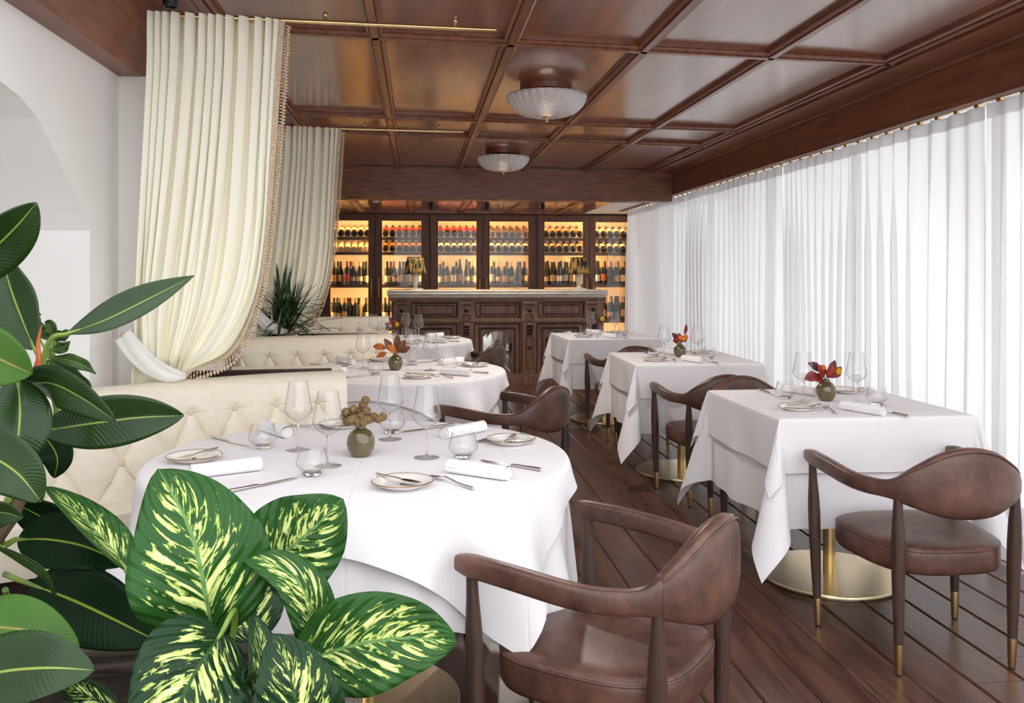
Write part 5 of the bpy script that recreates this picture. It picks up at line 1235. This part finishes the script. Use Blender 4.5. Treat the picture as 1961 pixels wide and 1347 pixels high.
# ================================================================== DRAPES ON CEILING RODS
ZR = 3.37
def drape_set(shift, nm):
    sv = Vector((0, shift, 0))
    # rod runs a little askew to the room, like the battens
    ra_, rb_ = D(288, 17, 3.26), D(950, 53, 3.47); zr = ZC - 0.045; ra_.z = rb_.z = zr
    t = thing('curtain_rod', 'thin brass rod on the ceiling carrying the %s ivory drape' % nm, 'curtain rod', ra_ + sv, 0, 'brass ceiling rods')
    dv = rb_ - ra_; L_ = dv.length; dn = dv.normalized()
    q = MB(); q.tube([Vector((0, 0, 0)), dv], 0.0085, 12); q.build('rod', M['brass'], t)
    for f in (0.04, 0.49, 0.875):
        p = dv * f; q = MB(); q.tube([p, p + Vector((0, 0, 0.03 + 0.015))], 0.006, 8); q.lathe([(0.0095, -0.012), (0.0095, 0.012)], 12, p, dn.to_track_quat('Z', 'Y').to_matrix()); q.ball(p + Vector((0, 0, 0.03)), 0.010, 8)
        q.build('bracket', M['brass'], t)
    # ---- the drape: columns of cloth from the rod, swept to the tie at the wall side
    def pc(px, py, off=0.0):   # a point of the curtain plane (through the rod) seen at px, py
        r = ray(px, py); n = Vector((-dn.y, dn.x, 0)); o = Vector((0, 0, CAMH)); k = (ra_ - o).dot(n) / r.dot(n); p = o + r * k
        return p - n * off
    cols = [(0.0, [(287, 24), (283, 150), (276, 300), (268, 450), (260, 600), (258, 690), (256, 722), (254, 800)]),
            (0.25, [(345, 26), (338, 150), (326, 300), (310, 450), (296, 590), (300, 670), (303, 716), (292, 800)]),
            (0.50, [(410, 30), (404, 150), (392, 300), (376, 450), (358, 590), (342, 670), (334, 716), (318, 800)]),
            (0.75, [(475, 34), (470, 150), (462, 300), (450, 450), (428, 570), (388, 655), (352, 714), (332, 800)]),
            (0.93, [(527, 38), (520, 150), (512, 300), (503, 450), (480, 575), (428, 668), (356, 715), (338, 800)]),
            (1.0, [(541, 42), (533, 150), (524, 300), (513, 450), (494, 570), (448, 675), (366, 716), (341, 800)])]
    NT = 60
    cc = [(s_, catmull([pc(*p) for p in c], NT)) for s_, c in cols]
    NS = 300
    rr = random.Random(4 if shift == 0 else 9)
    phs = []; ph = 0
    for i in range(NS):
        ph += 2 * PI * 12.5 / NS * (1 + 0.35 * math.sin(i * 0.05 + rr.random() * 0.2)); phs.append(ph)
    nv = Vector((-dn.y, dn.x, 0)) * -1.0     # toward the camera
    grid = []
    for i in range(NS):
        s_ = i / (NS - 1); row = []
        for k in range(len(cc) - 1):
            if s_ <= cc[k + 1][0] + 1e-9: break
        s0, c0_ = cc[k]; s1, c1_ = cc[k + 1]; f = (s_ - s0) / (s1 - s0)
        for j in range(NT):
            p = c0_[j].lerp(c1_[j], f); tt = j / (NT - 1)
            tie = math.exp(-((tt - 6.0 / 7) / 0.10) ** 2)
            amp = (0.029 * (1 - 0.55 * sstep(0.0, 0.12, tt)) + 0.020 * math.sin(3.1 * s_ * PI + 1.3) ** 2 * sstep(0.1, 0.6, tt)) * (1 - 0.55 * tie)
            # pleats run on down the cloth and merge two by two
            w1 = math.sin(phs[i]); w2 = math.sin(phs[i] * 0.5 + 0.7); w3 = math.sin(phs[i] * 0.25 + 2.2 + 2 * tt)
            m_ = sstep(0.15, 0.75, tt)
            wv = w1 * (1 - 0.45 * m_) + 0.55 * w2 * m_ + 0.5 * w3 * m_
            fine = 0.0035 * math.sin(26 * s_ * PI + 9 * tt) * sstep(0.3, 0.8, tt)
            bulge = 0.085 * sstep(0.35, 0.72, tt) * (1 - sstep(0.74, 0.86, tt)) * math.sin(PI * min(1, s_ * 1.02)) 
            edge = 1 - sstep(0.965, 1.0, s_)
            row.append(p + nv * (amp * wv * (0.25 + 0.75 * edge) + fine + bulge * 0.8 + 0.03 * tie) + dn * (0.010 * math.cos(phs[i] * 2) * (1 - m_)) + sv)
        grid.append(row)
    q = MB(); o0 = grid[0][0].copy()
    q.add([p for r_ in grid for p in r_], [(i * NT + j, (i + 1) * NT + j, (i + 1) * NT + j + 1, i * NT + j + 1) for i in range(NS - 1) for j in range(NT - 1)])
    d = thing('drape', 'ivory satin drape with fringed edge tied to the white wall, %s of two' % nm, 'curtain', (0, 0, 0), 0, 'ivory satin drapes')
    q.build('cloth', M['satin'], d, ang=75)
    # fringe along the free edge down to the tie
    edge = [grid[NS - 1][j] for j in range(0, 53)]; q = MB(); vs = []
    def inward(j):
        a = grid[NS - 14][min(j, 52)] - edge[min(j, 52)]; return a.normalized()
    for j, p in enumerate(edge):
        iv = inward(j)
        for w_ in (0.020, 0.011, 0.001): vs.append(p + iv * w_ + nv * 0.008)
        vs.append(p + iv * 0.001 + nv * 0.003)
    q.add(vs, [(j * 4 + k, (j + 1) * 4 + k, (j + 1) * 4 + k + 1, j * 4 + k + 1) for j in range(len(edge) - 1) for k in range(3)])
    tot = 0; step = 0.0125; r = random.Random(2)
    for j in range(1, len(edge)):
        sg_ = edge[j] - edge[j - 1]; tot += sg_.length
        while tot > step:
            tot -= step; p = edge[j] - sg_.normalized() * tot + nv * 0.007; iv = inward(j)
            down = sstep(0.50, 0.95, j / len(edge)); ov = (-iv * (1 - down) + Vector((0, 0, -1)) * (0.25 + 0.75 * down)).normalized()
            ln_ = 0.015 + 0.020 * down + r.random() * 0.005
            q.tube([p, p + ov * ln_ * 0.6, p + ov * ln_], [0.0014, 0.0014, 0.0012], 5)
            q.ball(p + ov * ln_ * 0.45, 0.0042, 6); q.ball(p + ov * ln_, 0.0066, 6); q.ball(p + ov * (ln_ + 0.007), 0.004, 6)
            q.ball(p + iv * 0.011 + Vector((0, 0, r.uniform(-.003, .003))), 0.0046, 5)
    q.build('fringe', M['fringe'], d, ang=60)
    # tie-back band, over the front of the gathered cloth
    bp = [pc(243, 640, 0.055), pc(266, 664, 0.085), pc(300, 694, 0.105), pc(332, 710, 0.11), pc(352, 714, 0.10), pc(364, 716, 0.075)]
    wd = [0.034, 0.037, 0.037, 0.031, 0.020, 0.008]
    bc = catmull(bp, 40); q = MB(); vs = []
    for i in range(40):
        tn = (bc[min(i + 1, 39)] - bc[max(i - 1, 0)]).normalized(); up = nv.cross(tn); up = up if up.z > 0 else -up
        w_ = lerp_tab([(k / 5, x) for k, x in enumerate(wd)], i / 39)
        for k in range(9):
            f = k / 4 - 1; vs.append(bc[i] + up.normalized() * (f * w_) + nv * (0.004 * (1 - f * f) + 0.0035 * math.sin(5 * f + i * 0.15)) + sv)
    q.add(vs, [(i * 9 + k, (i + 1) * 9 + k, (i + 1) * 9 + k + 1, i * 9 + k + 1) for i in range(39) for k in range(8)])
    q.build('tieback', M['tie'], d, solid=0.006, ang=70)
    hk = thing('tieback_hook', 'small brass tieback hook on the white wall holding the %s drape' % nm, 'hook', (0, 0, 0), 0, 'brass tieback hooks')
    p = pc(243, 640, 0.055) + sv; w0 = Vector((-1.115, 3.60, p.z + 0.012)) if shift == 0 else Vector((XL, p.y, p.z + 0.012)); q = MB(); q.tube([w0, (w0 + p) / 2 + Vector((0, 0, -0.004)), p], 0.006, 8); q.lathe([(0.016, 0), (0.016, 0.006), (0.004, 0.010)], 16, w0, Matrix.Rotation(PI / 2, 3, 'X' if shift == 0 else 'Y')); q.ball(p, 0.010, 10)
    q.build('stem', M['brass'], hk)
drape_set(0.0, 'nearer')
drape_set(2.50, 'farther')

# ================================================================== PLANTS
def leaf(root, pts, wpx, mt, roll=0.0, fold=0.25, stem_to=None, name='leaf', shape='ell', wave=0.0, curl=0.0, nu=26, nv=11, stem_r=0.005, label=None):
    """midrib through points given by picture position and distance; wpx is the full blade width seen from the front"""
    P3 = [D(*p) for p in pts]; mid = catmull(P3, nu); Zm = pts[len(pts) // 2][2]; hw = wpx * Zm / F / 2
    q = MB(); org = root.location
    vd = (mid[nu // 2] - Vector((0, 0, CAMH))).normalized()
    def frame(i):
        t = (mid[min(i + 1, nu - 1)] - mid[max(i - 1, 0)]).normalized()
        sd = t.cross(vd).normalized(); n = sd.cross(t).normalized()       # n looks back at the camera or away
        if n.dot(vd) > 0: n = -n; 
        Rm = Matrix.Rotation(math.radians(roll), 3, t)
        return t, Rm @ sd, Rm @ n
    def fn(a, b):
        i = int(round(a * (nu - 1))); t, sd, n = frame(i); s_ = b * 2 - 1
        if shape == 'ell': w_ = math.sin(PI * min(1, a * 0.985 + 0.012) ** 0.92) ** 0.72
        elif shape == 'ovate': w_ = math.sin(PI * min(1, a * 0.985 + 0.015) ** 0.78) ** 0.68
        else: w_ = math.sin(PI * min(1, a * 0.985 + 0.012)) ** 0.95
        w_ *= hw; ww = abs(s_) * w_
        z = fold * ww - curl * ww * abs(s_) + wave * math.sin(a * 17 + (2 if s_ > 0 else 0)) * abs(s_) ** 2 * hw
        return mid[i] + sd * (s_ * w_) + n * z - org
    q.grid(fn, nu, nv, uv=True)
    o = q.build(name, M[mt] if isinstance(mt, str) else mt, root, ang=180, solid=0.0012)
    if stem_to is not None:
        st = MB(); a = mid[0] - org; b = Vector(stem_to) - org; tdir = (mid[0] - mid[1]).normalized(); L_ = (b - a).length
        st.tube(catmull([mid[3] - org - frame(3)[2] * 0.002, a, a + tdir * L_ * 0.33, b], 14), [stem_r * (0.6 + 0.5 * k / 13) for k in range(14)], 8)
        st.build('petiole', M['stem'], o)
    if label: o['label'] = label
    return o
# long planter box
pc_ = D(330, 1300, 1.42)
plx0, plx1, ply0, ply1, plz = -1.12, -0.10, 1.20, 1.60, 0.66
pl = thing('planter_box', 'weathered wooden planter under the big variegated leaves', 'planter', ((plx0 + plx1) / 2, (ply0 + ply1) / 2, 0))
hx, hy = (plx1 - plx0) / 2, (ply1 - ply0) / 2
q = MB()
for x0, x1, y0, y1 in ((-hx, hx, -hy, -hy + .03), (-hx, hx, hy - .03, hy), (-hx, -hx + .03, -hy + .03, hy - .03), (hx - .03, hx, -hy + .03, hy - .03)): q.box(x0, x1, y0, y1, 0, plz)
q.box(-hx, hx, -hy, hy, 0, 0.04); q.build('box', M['planter'], pl, smooth=False, bevel=0.004)
q = MB(); q.box(-hx + .03, hx - .03, -hy + .03, hy - .03, 0.5, plz - 0.05); q.build('soil', M['soil'], pl, smooth=False)
SZ = plz - 0.05
# ---- rubber plant
rp = thing('rubber_plant', 'tall rubber plant with broad glossy dark green leaves at the left edge', 'potted plant', (-0.92, 1.40, SZ))
trunk = [Vector((-0.92, 1.40, SZ)), D(20, 1000, 1.5), D(35, 800, 1.5), D(66, 722, 1.5), D(76, 690, 1.5)]
q = MB(); q.tube([p - rp.location for p in catmull(trunk, 20)], [0.012 - 0.006 * k / 19 for k in range(20)], 10); q.build('trunk', M['bark'], rp)
q = MB(); q.tube([p - rp.location for p in catmull([D(70, 712, 1.49), D(74, 690, 1.49), D(73, 655, 1.49), D(80, 622, 1.49)], 12)], [0.006, 0.006, 0.0055, 0.005, 0.0046, 0.0042, 0.0038, 0.0032, 0.0026, 0.002, 0.0012, 0.0005], 10)
q.build('bud_sheath', M['bud'], rp)['label'] = 'red orange bud sheath'
nd = lambda px, py, Z=1.5: D(px, py, Z)
leaf(rp, [(-120, 560, 1.42), (-40, 500, 1.38), (25, 440, 1.36), (70, 388, 1.36)], 104, 'rubber', 18, 0.22, nd(60, 735))
leaf(rp, [(66, 668, 1.56), (42, 610, 1.60), (20, 550, 1.62), (0, 478, 1.62)], 92, 'rubber', -24, 0.30, nd(66, 722))
leaf(rp, [(128, 640, 1.50), (205, 612, 1.52), (290, 570, 1.56), (372, 528, 1.60)], 66, 'rubber', -30, 0.34, nd(76, 716), shape='lance')
leaf(rp, [(-90, 640, 1.36), (-40, 668, 1.34), (15, 695, 1.34), (62, 716, 1.35)], 118, 'rubber_light', 22, 0.20, nd(50, 760))
leaf(rp, [(38, 742, 1.46), (92, 733, 1.40), (150, 758, 1.36), (222, 806, 1.34)], 84, 'rubber', 34, 0.25, nd(60, 742), curl=0.1)
leaf(rp, [(82, 826, 1.52), (170, 812, 1.52), (265, 800, 1.54), (352, 796, 1.56)], 100, 'rubber', 8, 0.22, nd(45, 840))
leaf(rp, [(34, 728, 1.42), (38, 785, 1.38), (34, 845, 1.36), (26, 912, 1.36)], 112, 'rubber', -12, 0.22, nd(50, 760))
leaf(rp, [(-70, 850, 1.32), (-20, 872, 1.30), (35, 908, 1.29), (80, 962, 1.30)], 112, 'rubber', 10, 0.20, nd(30, 900))
leaf(rp, [(70, 826, 1.58), (96, 850, 1.58), (110, 880, 1.58), (104, 916, 1.58)], 62, 'rubber_dark', 0, 0.2, nd(40, 830))
leaf(rp, [(36, 1034, 1.50), (95, 1034, 1.48), (165, 1048, 1.47), (240, 1082, 1.47)], 108, 'rubber_dark', -8, 0.22, nd(10, 1045))
leaf(rp, [(60, 1120, 1.46), (135, 1148, 1.44), (215, 1185, 1.43), (308, 1232, 1.43)], 138, 'rubber_dark', 6, 0.20, nd(10, 1100))
leaf(rp, [(-80, 1190, 1.30), (-20, 1200, 1.28), (60, 1210, 1.27), (152, 1240, 1.28)], 122, 'rubber_light', -20, 0.22, nd(0, 1150))
leaf(rp, [(-90, 1320, 1.20), (-10, 1290, 1.18), (85, 1280, 1.17), (182, 1284, 1.18)], 140, 'rubber', -14, 0.2, nd(0, 1200))
leaf(rp, [(-20, 1042, 1.36), (35, 1064, 1.34), (85, 1096, 1.33), (112, 1152, 1.34)], 34, 'rubber', 62, 0.3, nd(5, 1040), shape='lance')
leaf(rp, [(20, 1150, 1.52), (90, 1240, 1.50), (160, 1290, 1.50), (230, 1320, 1.50)], 120, 'rubber_dark', 0, 0.2, nd(10, 1130))
leaf(rp, [(20, 960, 1.52), (70, 985, 1.55), (110, 1010, 1.56), (150, 1050, 1.58)], 70, 'rubber_dark', 20, 0.25, nd(15, 960))
leaf(rp, [(-60, 1000, 1.40), (-25, 985, 1.38), (8, 982, 1.37), (45, 992, 1.37)], 60, 'rubber', 30, 0.25, nd(10, 990))
# ---- small umbrella plant behind it
up_ = thing('umbrella_plant', 'small leafy houseplant with wrinkled leaves behind the rubber plant', 'potted plant', (-1.02, 1.50, SZ))
q = MB(); q.tube([p - up_.location for p in catmull([Vector((-1.02, 1.50, SZ)), D(70, 900, 1.72), D(100, 730, 1.74), D(98, 650, 1.74)], 16)], [0.006] * 16, 8); q.build('stem', M['stem'], up_)
for pts, wd, rl in (([(96, 690, 1.73), (122, 708, 1.73), (150, 722, 1.73), (176, 742, 1.74)], 30, 30), ([(96, 684, 1.73), (130, 690, 1.73), (158, 700, 1.73), (184, 716, 1.74)], 26, -20), ([(98, 655, 1.74), (112, 645, 1.74), (124, 638, 1.74), (130, 632, 1.74)], 24, 20),
                    ([(98, 652, 1.74), (85, 640, 1.74), (74, 628, 1.74), (60, 604, 1.74)], 26, 10), ([(98, 650, 1.74), (98, 636, 1.74), (94, 622, 1.74), (86, 616, 1.74)], 24, -10), ([(95, 700, 1.73), (104, 720, 1.73), (104, 735, 1.73), (100, 748, 1.73)], 30, 0), ([(60, 600, 1.72), (66, 606, 1.72), (72, 612, 1.72), (78, 614, 1.72)], 22, 0), ([(92, 690, 1.73), (80, 708, 1.73), (74, 722, 1.73), (70, 740, 1.73)], 28, 20), ([(100, 668, 1.73), (112, 668, 1.73), (124, 664, 1.73), (134, 654, 1.73)], 24, -15)):
    leaf(up_, pts, wd, 'small_leaf', rl, 0.35, D(98, 690, 1.74), shape='lance', wave=0.25, nu=16, nv=7, stem_r=0.0025)
for pts in ([(72, 392, 1.36), (84, 398, 1.36), (92, 407, 1.36)], [(70, 396, 1.36), (82, 402, 1.36), (90, 413, 1.36)]):
    pass
# ---- dumb cane
dc = thing('dumb_cane', 'dumb cane with large green leaves streaked pale yellow, in the foreground planter', 'potted plant', (-0.30, 1.40, SZ))
core = D(430, 1330, 1.34)
q = MB(); q.tube([p - dc.location for p in catmull([Vector((-0.30, 1.40, SZ)), D(440, 1420, 1.36), D(420, 1300, 1.34), D(408, 1222, 1.33)], 14)], [0.016 - 0.006 * k / 13 for k in range(14)], 10); q.build('cane', M['stem'], dc)
A, B_ = M['dieff']
leaf(dc, [(502, 1105, 1.50), (545, 1060, 1.50), (605, 1008, 1.51), (656, 955, 1.52)], 190, B_, -6, 0.10, core, shape='ovate', wave=0.05)
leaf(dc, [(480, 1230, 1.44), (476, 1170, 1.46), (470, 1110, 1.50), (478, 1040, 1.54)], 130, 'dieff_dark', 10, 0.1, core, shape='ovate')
leaf(dc, [(240, 1090, 1.42), (205, 1040, 1.44), (150, 985, 1.46), (86, 932, 1.48)], 92, A, 48, 0.35, core, shape='ovate')
leaf(dc, [(408, 1220, 1.32), (388, 1110, 1.30), (362, 1010, 1.31), (303, 898, 1.35)], 262, A, 4, 0.10, core, shape='ovate', wave=0.05, nu=40, nv=17)
leaf(dc, [(590, 1262, 1.34), (602, 1190, 1.33), (560, 1105, 1.32), (455, 1056, 1.33)], 96, B_, 20, 0.12, core, shape='ell', wave=0.03, nu=32)
leaf(dc, [(575, 1270, 1.30), (670, 1238, 1.28), (775, 1222, 1.28), (876, 1229, 1.30)], 186, B_, 6, 0.14, core, shape='ovate', wave=0.06, nu=36, nv=15)
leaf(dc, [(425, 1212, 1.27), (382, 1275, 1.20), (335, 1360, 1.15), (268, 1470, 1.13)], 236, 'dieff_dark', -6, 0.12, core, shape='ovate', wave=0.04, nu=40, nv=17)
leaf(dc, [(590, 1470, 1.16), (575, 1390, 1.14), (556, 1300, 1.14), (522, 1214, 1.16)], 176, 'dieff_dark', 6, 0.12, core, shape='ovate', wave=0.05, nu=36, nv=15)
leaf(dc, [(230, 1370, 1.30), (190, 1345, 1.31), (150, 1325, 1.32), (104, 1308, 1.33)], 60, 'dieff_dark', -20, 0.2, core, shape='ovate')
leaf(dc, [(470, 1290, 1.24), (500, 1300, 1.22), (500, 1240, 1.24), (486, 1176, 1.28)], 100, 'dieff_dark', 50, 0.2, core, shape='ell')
# ---- dracaena in the second booth corner
b0 = W(-0.905, 5.72)
dr = thing('dracaena', 'spiky dracaena standing in the corner behind the middle banquette', 'potted plant', (b0.x, b0.y, 0))
q = MB(); q.lathe([(0.0001, 0.0), (0.085, 0.0), (0.11, 0.30), (0.105, 0.30), (0.10, 0.26), (0.0001, 0.26)], 24); q.build('pot', M['white_paint'], dr)
q = MB(); heads = []
for dx, dy, h in ((-0.03, 0.0, 0.92), (0.05, 0.02, 0.98), (0.0, -0.03, 1.04)):
    q.tube(catmull([(dx * 0.4, dy * 0.4, 0.26), (dx * 0.8, dy, 0.55), (dx, dy, h)], 10), [0.011 - 0.003 * k / 9 for k in range(10)], 8); heads.append(Vector((dx, dy, h)))
q.build('trunk', M['bark'], dr)
q = MB(); r = random.Random(8)
for hd_ in heads:
    for k in range(62):
        az = k * 2.39996 + r.random() * 0.4; el = math.radians(r.uniform(-25, 82)); L_ = r.uniform(0.26, 0.42) * (0.62 if math.cos(az) < -0.3 else 1.0)
        d = Vector((math.cos(az) * math.cos(el), 0.7 * math.sin(az) * math.cos(el), math.sin(el))); dp = 0.05 + 0.25 * (1 - math.sin(max(0, el)))
        pts = [hd_ + Vector((0, 0, -0.08 + 0.0025 * k)) + d * (L_ * t) + Vector((0, 0, -dp * L_ * t * t)) for t in (0, .25, .5, .75, 1)]
        sd = d.cross(Vector((0, 0, 1))).normalized(); vs = []
        for p, w_ in zip(catmull(pts, 7), (0.005, 0.0095, 0.011, 0.0105, 0.0085, 0.005, 0.0006)): vs += [p - sd * w_, p + Vector((0, 0, -0.003)), p + sd * w_]
        q.add(vs, [(i * 3 + j, i * 3 + j + 1, (i + 1) * 3 + j + 1, (i + 1) * 3 + j) for i in range(6) for j in range(2)])
q.build('foliage', M['grassy'], dr, ang=180)
